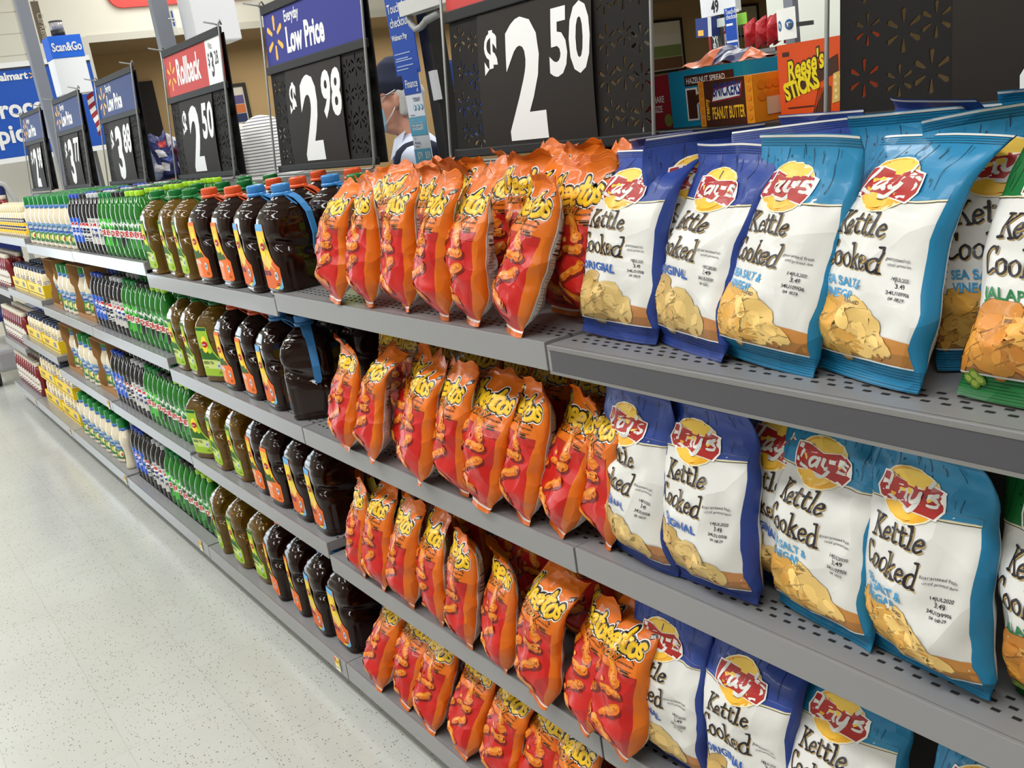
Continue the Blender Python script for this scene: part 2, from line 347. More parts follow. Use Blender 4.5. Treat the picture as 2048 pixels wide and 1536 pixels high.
for i, x in enumerate((1.2192, 0, -1.216, -2.479, -3.734, -4.986, -6.21, -7.14)):
    o = MB().box(x-.012, .487, 0, x+.012, .53, 1.5, GREY, .002).build('gondola_upright'); tag(o, 'grey steel gondola upright at the %s end of the %s section' % (('right', 'crisp') if i == 0 else ('left', SEC[i-1][0])), 'upright', 'gondola uprights')
# small shelf-edge price tags
TAGW = C(244, 238, 210); TAGY = C(246, 214, 60); TAGR = C(232, 108, 60)
for px, py, z, y, lb in ((401, 1086, .115, -.0242, 'below the leftmost green tea jug of the bottom shelf'), (677, 1331, .115, -.0242, 'below the rightmost blue capped jug of the bottom shelf'), (252, 962, .118, -.0242, 'under the cream bottles nearest the cola'), (141, 865, .118, -.0242, 'beneath the yellow tray nearest the dressing bottles'), (69, 795, .118, -.0242, 'beneath the far left yellow tray'), (216, 803, .505, -.0042, 'on the third shelf edge below a cardboard tray')):
    p = PY(px, py, y); A = Art(); A.rect(-.016, -.022, .016, .022, TAGW, 1); A.rect(-.016, -.002, .016, .022, TAGY, 2); A.rect(-.016, .006, -.002, .022, TAGR, 3)
    A.rect(.002, .008, .012, .012, C(40, 40, 40), 3); A.rect(-.012, -.012, .010, -.009, C(90, 90, 90), 2)
    mb = MB(); mb.box(-.016, -.0003, -.022, .016, .0012, .022, TAGW); mb.art(A, lambda x, y_, o: (x, -.0003-o, y_), sm=False)
    o = mb.build('price_tag'); o.location = (p.x, y-.0014, z); tag(o, 'small orange and yellow price tag '+lb, 'tag', 'shelf edge price tags')
# ------------------------------------------------------------------ price signs on the rail
BLK = M('sign_black', (34, 31, 29), .7, spec=.2); BLK2 = M('sign_channel', (36, 35, 35), .55, spec=.25); WIRE = M('wire_grey', (138, 138, 136), .35, metal=.3)
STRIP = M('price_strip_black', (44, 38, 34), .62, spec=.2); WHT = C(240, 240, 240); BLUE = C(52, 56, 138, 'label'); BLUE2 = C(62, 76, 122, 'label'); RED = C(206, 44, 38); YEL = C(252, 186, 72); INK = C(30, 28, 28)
def holes(x0, x1, z0, z1, sp):
    """a sheet with spark shaped cut-outs"""
    outer = [Vector((x0, z0, 0)), Vector((x1, z0, 0)), Vector((x1, z1, 0)), Vector((x0, z1, 0))]; loops = [outer]
    for cx, cy, r in sp:
        for k in range(6):
            a = PI/2+k*PI/3; c, sn = math.cos(a), math.sin(a)
            loops.append([Vector((cx+r*(p*c-q*sn), cy+r*(p*sn+q*c), 0)) for p, q in [(.34, -.05), (.9, -.13), (1, 0), (.9, .13), (.34, .05)]][::-1])
    T = tessellate_polygon(loops); return [v for lp in loops for v in lp], T, loops
PAN = {}
def panel_mesh(mb, m, sp, w, z0, z1):
    V, T, loops = holes(-w, w, z0, z1, sp); n = len(V)
    mb.add([(v.x, -.0012, v.y) for v in V]+[(v.x, .0012, v.y) for v in V], [tuple(t) for t in T]+[tuple(i+n for i in t[::-1]) for t in T], m)
    b = 0; F = []
    for lp in loops:
        k = len(lp)
        for i in range(k): F.append((b+i, b+(i+1) % k, n+b+(i+1) % k, n+b+i))
        b += k
    mb.add([(v.x, -.0012, v.y) for v in V]+[(v.x, .0012, v.y) for v in V], F, m)
SPARKS = [(-.33, .30, .03), (-.272, .288, .026), (-.325, .225, .024), (-.268, .205, .032), (-.33, .145, .031), (-.27, .13, .025), (-.32, .075, .024), (-.264, .06, .032),
          (.232, .30, .028), (.29, .305, .033), (.338, .30, .024), (.235, .225, .031), (.29, .23, .024), (.336, .215, .03), (.232, .15, .03), (.286, .155, .033), (.338, .14, .03), (.24, .08, .03), (.288, .075, .025), (.334, .068, .033)]
def price_sign(x0, head, dollars, cents, was=None, label='', Yb=.45, c0=0, sp=SPARKS):
    t = thing('price_sign', label, 'sign', (x0, Yb, 1.510), (-.093, 0, 0), group='price signs on the top rail')
    mb = MB(); panel_mesh(mb, BLK, sp, .37, .03, .35); mb.build('perforated_panel', t)
    mb = MB(); hz0, hz1 = .368, .545; red = head != 'Everyday Low Price'
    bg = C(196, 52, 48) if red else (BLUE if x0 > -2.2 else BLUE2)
    mb.box(-.372, -.004, hz0, .372, 0, hz1, bg); A = Art()
    if red:
        A.text('Rollback', -.215, .412, .105, WHT, 1, .62, .03); spark(A, -.29, .455, .062, YEL, 1)
        if was:
            A.rect(.19, hz0, .372, hz1, WHT, 1); A.text('Was:', .225, .503, .026, INK, 2, .6, .01); A.text('$', .205, .442, .05, INK, 2, .62, .02); A.text('3', .235, .402, .09, INK, 2, .62, .03); A.text(was, .285, .442, .05, INK, 2, .62, .02)
    else:
        spark(A, -.285, .456, .072, YEL, 1); A.text('Everyday', -.195, .495, .036, WHT, 1, .66, .022); A.text('Low Price', -.195, .400, .078, WHT, 1, .68, .04)
    mb.art(A, lambda x, y, o: (x, -.004-o, y), sm=False); mb.build('header_card', t)
    for nm_, z0, z1 in (('top_channel', .54, .57), ('middle_channel', .343, .370), ('bottom_channel', .014, .036)):
        MB().box(-.376, -.012, z0, .376, .006, z1, BLK2, .003).build(nm_, t)
    # flip cards: each bows a little off the panel
    def card(xa, xb, txt):
        A = Art(); A.rect(xa, .036, xb, .342, STRIP, 0)
        for s, x, z, h in txt: A.text(s, x, z, h, WHT, 1, .82 if h > .2 else .74, .04 if h > .2 else .035)
        mb = MB(); fn = lambda x, y, o: (x, -.005-.006*max(0, math.sin(PI*(y-.036)/.292))**.8-o, y)
        mb.art(A, fn, [], [.036+.292*i/14 for i in range(1, 14)]); mb.build('price_card', t)
    card(-.235+c0*1.3, -.133+c0, [('$', -.208+c0*1.2, .195, .105)]); card(-.133+c0, .042+c0, [(dollars, -.118+c0, .058, .252)])
    card(.042+c0, .118+c0, [(cents[0], .050+c0, .178, .135)]); card(.118+c0, .198+c0, [(cents[1], .123+c0, .178, .135)])
    mb = MB(); W = .384
    mb.tube([(-W-.04, -.05, .588), (-W-.01, -.02, .578), (-W+.012, -.006, .572)], .0032, WIRE); mb.tube([(W-.04, -.05, .588), (W-.01, -.02, .578), (W-.002, -.006, .572)], .0032, WIRE)
    mb.tube([(-W+.006, .006, .575), (-W+.004, .0, .588), (-W, -.008, .580), (-W, -.018, .03), (-W+.003, -.020, .008), (-W+.012, -.022, .004), (W-.012, -.022, .004), (W-.003, -.020, .008), (W, -.018, .03), (W, -.008, .578), (W-.004, .0, .590), (W-.008, .006, .575)], .0038, WIRE, 8); mb.build('wire_frame', t)
    if x0 > -1: return t
    mb = MB(); mb.add([(-.36, .032, .02), (.37, .032, .02), (.37, .012, .55), (-.36, .012, .55), (-.36, .036, .02), (.37, .036, .02), (.37, .016, .55), (-.36, .016, .55)], [(0, 1, 2, 3), (7, 6, 5, 4), (1, 5, 6, 2), (0, 3, 7, 4), (0, 4, 5, 1), (3, 2, 6, 7)], BLK2)
    mb.build('rear_board', t); return t
price_sign(-.545, 'Rollback', '2', '50', '28', 'largest black price sign reading 2.50 with red header cut by top edge')
price_sign(-1.745, 'Everyday Low Price', '2', '98', None, 'black price sign reading 2.98 with bright blue header')
price_sign(-2.94, 'Rollback', '2', '50', '28', 'black price sign reading 2.50 with red and white was-3.28 header')
price_sign(-4.22, 'Everyday Low Price', '3', '88', None, 'black price sign reading 3.88 under a blue header')
price_sign(-5.42, 'Everyday Low Price', '3', '77', None, 'black price sign reading 3.77 under a blue header')
price_sign(-6.63, 'Everyday Low Price', '2', '98', None, 'farthest black price sign reading 2.98 at the end of the rail')
price_sign(.632, 'Everyday Low Price', '2', '98', None, 'black perforated price sign behind the blue crisp bags at right edge', c0=.05,
    sp=[(x+(.006 if r % 2 else 0), z+dx, (.03, .025, .033, .027)[(r+i) % 4]) for r, z in enumerate((.078, .15, .222, .29)) for i, (x, dx) in enumerate(((-.325, .01), (-.262, 0), (-.208, .008)))]+[(.32, .1, .03), (.32, .2, .03), (.34, .28, .026)])
# ------------------------------------------------------------------ snack bags
def smooth(t): t = max(0, min(1, t)); return t*t*(3-2*t)
def bag_fn(W, H, B, kind, seed):
    so = Vector((seed*7.31, seed*3.17, seed*1.7))
    rb = random.Random(seed*5+1); bend, tilt, fold = rb.uniform(-1, .6), rb.uniform(-1, 1), rb.choice((-1, 1, 1))*rb.uniform(.3, 1.2)
    def raw(s, v):
        z_ = 0; t = v/H; front = s <= W; q = s/W if front else (2*W-s)/W; phi = (q-.5)*PI; c = max(0, math.cos(phi))
        if kind == 'puff':
            lo, hi, pb, pt, ex = .045, .93, .25, .66, .82; tp = .46+.54*smooth(t/.24); tp *= .80+.20*smooth((1-t)/.22)
        else:
            lo, hi, pb, pt, ex = .03, .95, .26, .80, .62; tp = .90+.10*smooth(t/.12); tp *= .93+.07*smooth((1-t)/.25)
        if t <= lo or t >= hi: e = 0
        else:
            tt = (t-lo)/(hi-lo); e = (1-(1-min(tt/pb, 1))**2.2)*(1-(1-min((1-tt)/pt, 1))**2)
        e = max(e, .022); b = B*e; a = W/2*(1-.13*e)*tp; x = a*(.8*math.sin(phi)+.2*(2*q-1))
        y = -b*c**ex if front else b*.8*c**ex
        n = noise.noise
        px, pz = q*W*1.15, v
        low = n(Vector((px*7, pz*6, 1.3))+so); rid = abs(n(Vector((px*14+pz*6, pz*11-px*5, 4.1 if front else 9.1))+so)); rd2 = abs(n(Vector((px*26-pz*15, pz*22+px*13, 2.2))+so))
        k = (1.0 if kind == 'puff' else 1.15)*(.35+e*.65)*(1+.9*smooth((t-.6)/.3)) if t < .95 else .3
        d = k*c**.6*min(1, max(0, e-.022)*5)*(.016*low-.020*(rid-.25)-.010*(rd2-.25))
        y += -d if front else d
        sw = n(Vector((px*9, 3.3, 7.7))+so)
        if t > .78: u_ = (t-.78)/.22; y += u_*u_*(.040*bend+.045*tilt*(q-.5)); z_ += -u_*u_*.006*abs(bend); y += (.026*fold*max(0, (q if fold > 0 else 1-q)-.62)/.38*u_)*(1 if fold > 0 else -1)
        if t > hi-.12: y += (.02 if kind == 'puff' else .012)*sw*smooth((t-hi+.12)/.12)
        if t < lo+.05: y += .010*n(Vector((px*12, 8.3, 2.7))+so)*smooth((lo+.05-t)/.05)
        x += .008*n(Vector((t*3.3, 5.5, .7))+so)+.004*n(Vector((t*9, 1.5, 2.7))+so); y += .010*n(Vector((t*2.6, 1.1, 9.9))+so)
        z = v+z_
        if kind == 'puff' and t > .9: z += .018*n(Vector((px*26, 2.1, 5.5))+so)*(t-.9)/.1
        if t < .12: z += .35*(1-t/.12)*(.010*(1-c))   # bottom corners lift a little
        return Vector((x, y, z))
    def fn(s, v, o):
        p = raw(s, v)
        if o == 0: return p
        h = .002; du = raw(s+h, v)-raw(s-h, v); dv = raw(s, v+h)-raw(s, v-h); nn = du.cross(dv)
        if nn.length < 1e-12: nn = Vector((0, -1, 0)) if s <= W else Vector((0, 1, 0))
        return p+nn.normalized()*o
    return fn
def grid(W, H): return [W*i/18 for i in range(1, 36)], [H*i/30 for i in range(1, 30)]
def bag_parts(root, A, fn, W, H, seals, mats):
    gx, gy = grid(W, H); gy = sorted(gy)
    mb = MB(); mb.art(A, fn, gx, gy); o = mb.build('bag_body', root)
    for nm, z0, z1, m, wl in seals:
        S_ = Art(); S_.rect(0, z0, 2*W, z1, m, 0)
        if wl: S_.rect(.004, wl[0], W-.004, wl[1], mats['white'], 1)
        k = z0
        for j in range(int((z1-z0)/.0035)): S_.rect(.003, z0+.001+j*.0035, W-.003, z0+.0016+j*.0035, mats['dark'], 1)
        mb = MB(); mb.art(S_, fn, gx, [z0+(z1-z0)*i/4 for i in range(1, 4)]); mb.build(nm, root)
# ---- kettle crisps
def crisp_art(flav):
    rnd = random.Random(flav); G = lambda r, g, b: C(r, g, b, 'matte'); W, H = .200, .312; A = Art()
    top = {'original': (40, 66, 146), 'vinegar': (28, 128, 174), 'jalapeno': (22, 112, 52)}[flav]; T = G(*top)
    white = G(226, 224, 219); brown = G(*{'original': (190, 128, 74), 'vinegar': (196, 132, 60), 'jalapeno': (206, 140, 92)}[flav]); gold = G(196, 160, 84); ink = G(36, 30, 38); cream = G(236, 226, 186)
    s0, s1 = .028, .296; pr = .895*W; tb = .738*H
    A.rect(0, s0, pr, tb, white, 0); A.rect(pr, s0, W*1.025, s1, T, 0); A.rect(0, tb, pr, s1, T, 0); A.rect(W*1.025, s0, W*2, .262, G(226, 224, 220), 0); A.rect(W*1.025, .262, W*2, s1, T, 0)
    # planks on the coloured top
    dk = G(*[int(v*.45) for v in top]); md = G(*[min(255, int(v*.86)) for v in top])
    for i, x in enumerate((.16, .36, .56, .74)): A.stroke([(x*W, tb+.004), (x*W+rnd.uniform(-.004, .004), tb+.03), (x*W+rnd.uniform(-.006, .006), s1-.002)], .0009, dk, 1)
    for _ in range(26):
        x, y = rnd.uniform(.03, .82)*W, rnd.uniform(tb+.006, s1-.01); A.rect(x, y, x+rnd.uniform(.0006, .0012), y+rnd.uniform(.004, .018), rnd.choice((md, md, dk)), 1)
    for _ in range(7): x, y = rnd.uniform(.05, .8)*W, rnd.uniform(tb+.01, s1-.01); A.ell(x, y, .0012, .002, dk, 1, n=8)
    # curved lower edge of the coloured top
    e = [(0, tb-.001), (.25*W, tb-.004), (.6*W, tb-.0105), (pr, tb-.006)]
    A.poly([(0, tb), (pr, tb)]+[p for p in e[::-1]], T, 1); A.stroke([(x, y-.0012) for x, y in e], .0016, cream, 2); A.stroke([(x, y-.0026) for x, y in e], .0010, G(70, 52, 30), 2)
    # brown ground and crisps
    bt = .185*H
    A.poly([(0, s0+.002), (pr, s0+.002), (pr, bt), (.55*W, bt+.004), (.3*W, bt+.012), (0, bt+.02)], brown, 1)
    A.poly([(0, s0+.002), (pr, s0+.002), (pr, s0+.016), (.4*W, s0+.012), (0, s0+.02)], G(*[int(v*.86) for v in {'original': (190, 128, 74), 'vinegar': (196, 132, 60), 'jalapeno': (206, 140, 92)}[flav]]), 2)
    cc = {'original': [(205, 172, 104), (194, 158, 92), (216, 184, 116)], 'vinegar': [(226, 178, 92), (212, 158, 70), (236, 196, 116)], 'jalapeno': [(222, 152, 60), (206, 132, 48), (230, 170, 84)]}[flav]
    ch = [(.06, .235, .028), (.22, .255, .030), (.39, .225, .029), (.12, .185, .029), (.30, .19, .030), (.50, .185, .027), (.20, .16, .021), (.42, .157, .021), (.60, .155, .019), (.32, .145, .018), (.04, .155, .02)]
    for i, (x, y, r) in enumerate(ch):
        col = cc[i % 3]; ro = rnd.uniform(0, 3); st = rnd.getstate()
        A.blob((x+.06)*W, y*H, r*1.06, G(*[int(v*.68) for v in col]), 2+(i > 4), rnd, 9, rnd.uniform(.62, .9), ro); rnd.setstate(st)
        P = A.blob((x+.06)*W+.0006, y*H+.0010, r, G(*col), 3+(i > 4), rnd, 9, rnd.uniform(.62, .9), ro)
        A.blob((x+.06)*W-.003, y*H+.004, r*.5, G(*[min(255, int(v*1.09)) for v in col]), 5, rnd, 7, .6, ro)
        A.stroke([((x+.06)*W-r*.3, y*H-r*.3), ((x+.06)*W+r*.1, y*H-r*.1), ((x+.06)*W+r*.5, y*H+r*.1)], .0012, G(*[int(v*.8) for v in col]), 5)
    # logo
    lx, ly, R = .46*W, .768*H, .0335
    A.ell(lx, ly, R*1.06, R*1.08, G(250, 236, 190), 3); A.ell(lx, ly, R, R*1.02, G(246, 178, 40), 4); A.ell(lx+R*.1, ly+R*.35, R*.8, R*.62, G(252, 208, 84), 5); A.ell(lx-R*.1, ly-R*.55, R*.6, R*.38, G(250, 194, 58), 5)
    bn = [(-1.13, .02), (-.98, .56), (-.5, .62), (.1, .40), (.7, .50), (1.12, .36), (1.1, -.30), (.86, -.66), (.3, -.50), (-.3, -.36), (-.86, -.48), (-1.08, -.34)]
    A.poly([(lx+x*R*1.06, ly+y*R*1.1) for x, y in bn], G(250, 246, 240), 6); A.poly([(lx+x*R, ly+y*R) for x, y in bn], G(176, 38, 32), 7)
    A.letters(GS, "Lay's", lx-R*.95, ly-R*.40, R*1.0, .0042, white, 8, 1.36, .03, [0, -.02, .0, .06, .03], .12)
    # lettering
    def kw(word, x, y, h, sp, adv, dy):
        A.letters(GK, word, x+.0012, y-.0014, h, .0021, gold, 3, adv, sp, dy, .03); A.letters(GK, word, x, y, h, .0030, ink, 4, adv, sp, dy, .03)
    kw('Kettle', .255*W, .565*H, .027, .03, 1.0, [.04, 0, .03, 0, -.04, -.06]); kw('Cooked', .18*W, .432*H, .029, .035, .98, [.1, .05, .03, .0, -.04, -.1])
    fc = {'original': (46, 94, 178), 'vinegar': (66, 156, 208), 'jalapeno': (34, 124, 66)}[flav]; F_ = G(*fc)
    if flav == 'original': A.text('ORIGINAL', .215*W, .352*H, .0125, F_, 4, .86, .03, rot=-.06)
    elif flav == 'vinegar': A.text('SEA SALT &', .20*W, .365*H, .0112, F_, 4, .8, .025, rot=-.06); A.text('VINEGAR', .20*W, .315*H, .0112, F_, 4, .8, .025, rot=-.06); A.text('FLAVORED', .42*W, .293*H, .0045, ink, 4, .6, .01)
    else: A.text('JALAPE\u00d1O', .22*W, .352*H, .0125, F_, 4, .86, .03, rot=-.04); A.text('FLAVORED', .42*W, .325*H, .0045, ink, 4, .6, .01)
    for i, (s_, x, y, h) in enumerate((('guaranteed fresh', .60, .478, .0042), ('until printed date.', .625, .458, .0036), ('14JUL2020', .66, .405, .0044), ('3.49', .685, .378, .0058), ({'original': '34U310508', 'vinegar': '34U109906', 'jalapeno': '34U109908'}[flav], .645, .352, .0046), ('04  08:29', .665, .330, .0038))):
        A.text(s_, x*W, y*H, h, ink, 4, .95, .012 if i > 1 else .0, rot=-.02)
    if flav == 'vinegar':
        A.poly([(0, .11*H), (.07*W, .12*H), (.105*W, .17*H), (.09*W, .235*H), (.03*W, .26*H), (0, .25*H)], G(196, 84, 62), 3)
        A.stroke([(.02*W, .25*H), (.07*W, .29*H), (.075*W, .32*H), (.1*W, .335*H)], .004, G(206, 208, 212), 2); A.stroke([(.02*W, .25*H), (.07*W, .29*H), (.075*W, .32*H)], .0015, G(245, 245, 248), 3)
    if flav == 'jalapeno':
        A.stroke([(.03*W, .12*H), (.07*W, .18*H), (.1*W, .24*H)], lambda t: .012-.009*t, G(44, 84, 36), 7)
        for x, y in ((.16, .075), (.2, .06), (.24, .075), (.21, .09)): A.ell(x*W, y*H, .0075, .006, G(110, 150, 40), 7, n=10); A.ell(x*W, y*H, .005, .0036, G(176, 200, 90), 8, n=8)
    A.ell(.66*W, .115*H, .004, .004, G(110, 70, 36), 4, n=12); A.ell(.66*W, .115*H, .0033, .0033, brown, 5, n=12); A.text('U', .66*W, .11*H, .004, G(110, 70, 36), 6, .8, 0, 'c')
    A.stroke([(0, s0+.0015), (.4*W, s0+.0012), (pr, s0+.0015)], .0018, white, 6)
    # back of the bag
    bx = W*1.08
    for i in range(22): A.rect(bx+.004, .06+i*.0085, bx+rnd.uniform(.03, .05), .0625+i*.0085, G(120, 118, 116), 1)
    A.rect(bx+.005, .092, bx+.017, .104, G(50, 80, 150), 2); A.text('f', bx+.011, .0945, .008, white, 3, 1, .02, 'c'); A.rect(bx+.06, .05, bx+.11, .22, white, 1); A.stroke([(bx+.06, .05), (bx+.06, .22)], .001, ink, 2, False)
    return A, W, H, T, white, dk
def crisp_bag(flav, label, seed):
    A, W, H, T, wh, dk = CRISP[flav]
    t = thing('crisp_bag', label, 'crisp bag', group=None); t['group'] = {'original': 'blue bags of kettle crisps', 'vinegar': 'teal bags of kettle crisps', 'jalapeno': 'green bags of kettle crisps'}[flav]
    fn = bag_fn(W, H, .045, 'crisp', seed)
    bag_parts(t, A, fn, W, H, [('bottom_seal', 0, .028, T, None), ('top_seal', .296, H, T, (H-.004, H-.001))], {'white': wh, 'dark': dk}); return t
CRISP = {f: crisp_art(f) for f in ('original', 'vinegar', 'jalapeno')}
CB = {}
for f, n in (('original', 4), ('vinegar', 4), ('jalapeno', 2)): CB[f] = [crisp_bag(f, 'kettle crisp bag', 3+i+len(f)) for i in range(n)]
cnt = {'original': 0, 'vinegar': 0, 'jalapeno': 0}
CN = {'original': 'blue and white', 'vinegar': 'teal and white', 'jalapeno': 'green and white'}
def crisp(f, x, y, z, yaw, lean, roll, where, v=None):
    k = cnt[f]; cnt[f] += 1
    R = Matrix.Rotation(yaw+.08, 4, 'Z') @ Matrix.Rotation(roll, 4, 'Y') @ Matrix.Rotation(-lean, 4, 'X')
    place(CB[f][(k if v is None else v) % len(CB[f])], (x, y, z), R.to_euler(), '%s kettle crisp bag, %s' % (CN[f], where))
T1, T2, T3, T4 = [z+.002 for z in TOPS['crisp']]
crisp('original', .103, .070, T1, -.10, .30, .02, 'leftmost in front row of top shelf', 0)
crisp('original', .268, .062, T1, -.32, .38, .01, 'second from left at the front of the top shelf', 1)
crisp('vinegar', .425, .058, T1, -.17, .34, .06, 'third from left at the front of the top shelf', 0)
crisp('vinegar', .580, .062, T1, -.34, .34, -.01, 'fourth from left at the front of the top shelf', 1)
crisp('jalapeno', .795, .058, T1, -.12, .42, .0, 'at the right edge of the top shelf front row', 0)
crisp('original', .10, .20, T1, -.05, .12, -.02, 'behind the leftmost blue bag on the top shelf', 2)
crisp('original', .215, .19, T1, .95, .10, .02, 'second from left, middle row of top shelf', 3)
crisp('original', .375, .205, T1, .55, .12, .0, 'third from left, middle row of top shelf', 0)
crisp('original', .30, .33, T1, -.35, .06, .0, 'against the back panel below the chocolate boxes', 1)
crisp('original', .52, .31, T1+.012, -.3, .02, .05, 'at the back under right perforated sign', 2)
crisp('vinegar', .555, .21, T1, .25, .14, .02, 'left of two teal in middle row, top shelf', 2)
crisp('vinegar', .705, .185, T1, .5, .2, -.02, 'half hidden between teal and green front bags', 3)
crisp('vinegar', .70, .33, T1+.008, .3, .04, .02, 'topmost teal against right perforated sign', 0)
crisp('vinegar', .90, .26, T1, -.05, .12, .0, 'behind the green bag at the right edge', 1)
crisp('original', .140, .035, T2, -.17, .10, .03, 'leftmost on the second shelf', 3)
crisp('original', .300, .040, T2, -.06, .12, -.01, 'second from left at the front of the second shelf', 2)
crisp('original', .405, .105, T2, -.2, .05, .0, 'set back in shade on the second shelf', 0)
crisp('vinegar', .487, .055, T2, -.21, .16, .03, 'left of two at the front of the second shelf', 2)
crisp('vinegar', .660, .055, T2, -.22, .09, -.02, 'right of two at the front of the second shelf', 3)
crisp('jalapeno', .835, .065, T2, -.3, .05, -.05, 'at the right edge of the second shelf', 1)
crisp('original', .152, .040, T3, -.12, .08, .02, 'leftmost on the third shelf', 1)
crisp('original', .345, .035, T3, -.05, .12, -.01, 'second from left on the third shelf', 0)
crisp('vinegar', .505, .02, T3, -.05, .34, .0, 'leaning back at the bottom of the frame', 3)
crisp('vinegar', .735, .04, T3, -.2, .12, .0, 'in the bottom right corner', 1)
# ---- cheese puffs
def puff_art():
    rnd = random.Random(5); G = lambda r, g, b: C(r, g, b, 'foil'); W, H = .169, .288; A = Art()
    org, red, dor, ink, yel, wh, gry = G(226, 112, 18), G(202, 28, 22), G(196, 84, 14), G(30, 22, 16), G(246, 200, 40), G(246, 244, 240), G(196, 194, 190)
    s0, s1 = .014, .276; rt = .615*H; pr = .875*W
    A.rect(0, s0, pr, rt, red, 0); A.rect(pr, s0, 1.05*W, s1, org, 0); A.rect(0, rt, pr, s1, org, 0); A.rect(1.05*W, s0, 2*W, .248, gry, 0); A.rect(1.05*W, .248, 2*W, s1, org, 0)
    A.rect(0, rt-.004, pr, rt, G(168, 40, 24), 1); A.rect(0, rt-.016, pr, rt-.004, G(188, 30, 22), 1)
    def puff(x, y, L, a, w=.0145):
        dx, dy = math.cos(a)*L/2, math.sin(a)*L/2; P = [(x-dx, y-dy), (x-dx*.3, y-dy*.3+.002), (x+dx*.4, y+dy*.4-.001), (x+dx, y+dy)]
        A.stroke([(p+.003, q-.004) for p, q in P], lambda t: w*(.8+.5*t), G(120, 20, 12), 1); A.stroke(P, lambda t: w*(.75+.45*t+.12*math.sin(t*16)), G(222, 116, 24), 2)
        A.stroke([(p-.001, q+.002) for p, q in P], lambda t: w*(.35+.2*t), G(240, 150, 50), 3)
        for _ in range(5): k = rnd.random(); A.ell(x-dx+2*dx*k+rnd.uniform(-.003, .003), y-dy+2*dy*k+rnd.uniform(-.003, .003), .0018, .0014, G(206, 92, 16), 4, n=7)
    for x, y, L, a in ((.60, .60, .040, -1.05), (.58, .475, .038, .06), (.59, .345, .046, .6), (.52, .215, .044, -.55), (.26, .42, .04, .3), (.2, .29, .044, -.35), (.26, .15, .036, .2), (.1, .5, .04, -.6), (.28, .54, .036, .8)): puff(x*W, y*H, L, a)
    # rounded cheese crumbs
    for _ in range(9): A.blob(rnd.uniform(.06, .5)*W, rnd.uniform(.1, .55)*H, rnd.uniform(.003, .005), G(236, 160, 70), 4, rnd, 6)
    def word(x, y, h, wd, m, l): A.letters(GB, 'Cheetos', x, y, h, wd, m, l, .98, -.06, [.0, .04, .02, .0, .06, .02, .10], .16)
    x, y, h = .06*W, .72*H, .045
    word(x, y, h, .0185, wh, 1); word(x, y, h, .0148, ink, 2); word(x+.0012, y-.0012, h, .0082, G(214, 150, 24), 3); word(x, y, h, .0070, yel, 4)
    A.poly([(.86*W, .855*H), (.965*W, .875*H), (.96*W, .90*H), (.85*W, .885*H)], ink, 3); A.text('REAL', .868*W, .862*H, .005, wh, 4, .8, .02, rot=.2)
    for m, l, b in ((ink, 1, .12), (G(120, 20, 14), 2, .06), (yel, 3, .035)): A.text('Crunchy', .22*W, .665*H, .0165, m, l, .82, b, shear=.25, rot=.05)
    A.text('Crunchy', .22*W, .665*H, .0165, red, 4, .82, .0, shear=.25, rot=.05)
    for i in range(9): a = PI*(.85-.7*i/8); A.rect(.70*W+.017*math.cos(a)-.0012, .668*H+.010*math.sin(a), .70*W+.017*math.cos(a)+.0012, .668*H+.010*math.sin(a)+.0028, ink, 2)
    A.text('GUARANTEED FRESH', .70*W, .664*H, .0033, ink, 2, .75, .02, 'c'); A.rect(.62*W, .637*H, .79*W, .640*H, ink, 2); A.rect(.66*W, .622*H, .76*W, .632*H, ink, 2); A.rect(.70*W, .606*H, .78*W, .6165*H, ink, 2)
    for i in range(7): A.rect(.44*W+i*.0042, .085*H, .44*W+i*.0042+.0026, .085*H+.007, G(110, 14, 12), 2)
    # back panel
    b0 = 1.05*W; A.stroke([(b0, s0), (b0+.002, .14), (b0, s1)], .0022, wh, 1); A.rect(b0+.008, .05, b0+.055, .20, G(206, 204, 200), 1)
    A.text('Nutrition Facts', b0+.010, .192, .0055, ink, 2, .8, .03)
    for i in range(24): A.rect(b0+.010, .186-i*.0056, b0+.010+rnd.uniform(.02, .043), .1875-i*.0056-.0006, G(96, 92, 90), 2)
    A.rect(b0+.01, .174, b0+.053, .1758, ink, 3); A.rect(b0+.008, .158, b0+.056, .172, G(206, 204, 200), 3); A.text('Calories', b0+.010, .162, .006, ink, 4, .8, .03); A.text('160', b0+.040, .162, .008, ink, 4, .8, .03); A.rect(b0+.01, .155, b0+.053, .1575, ink, 3)
    A.ell(b0+.03, .228, .016, .013, G(150, 148, 146), 1); A.ell(b0+.03, .228, .0145, .0115, gry, 2)
    for i in range(16): A.rect(b0+.060, .06+i*.009, b0+.105, .0625+i*.009, G(120, 118, 116), 1)
    return A, W, H, org, wh, dor
PUFF = puff_art()
def puff_bag(seed):
    A, W, H, org, wh, dk = PUFF
    t = thing('cheese_puff_bag', 'orange and red cheese puff bag', 'snack bag', group='orange and red bags of cheese puffs')
    bag_parts(t, A, bag_fn(W, H, .0465, 'puff', seed), W, H, [('bottom_seal', 0, .014, org, (.0095, .0135)), ('top_seal', .276, H, org, None)], {'white': wh, 'dark': dk}); return t
PB = [puff_bag(11+i*3) for i in range(7)]
pc = [0]
def puff(x, y, z, yaw, lean, roll, where, v=None):
    R = Matrix.Rotation(yaw, 4, 'Z') @ Matrix.Rotation(roll, 4, 'Y') @ Matrix.Rotation(-lean, 4, 'X'); k = pc[0] if v is None else v; pc[0] += 1
    place(PB[k % 7], (x, y, z), R.to_euler(), 'orange cheese puff bag, '+where)
B1, B2, B3, B4 = [z+.001 for z in TOPS['cheese puff']]
rnd = random.Random(77)
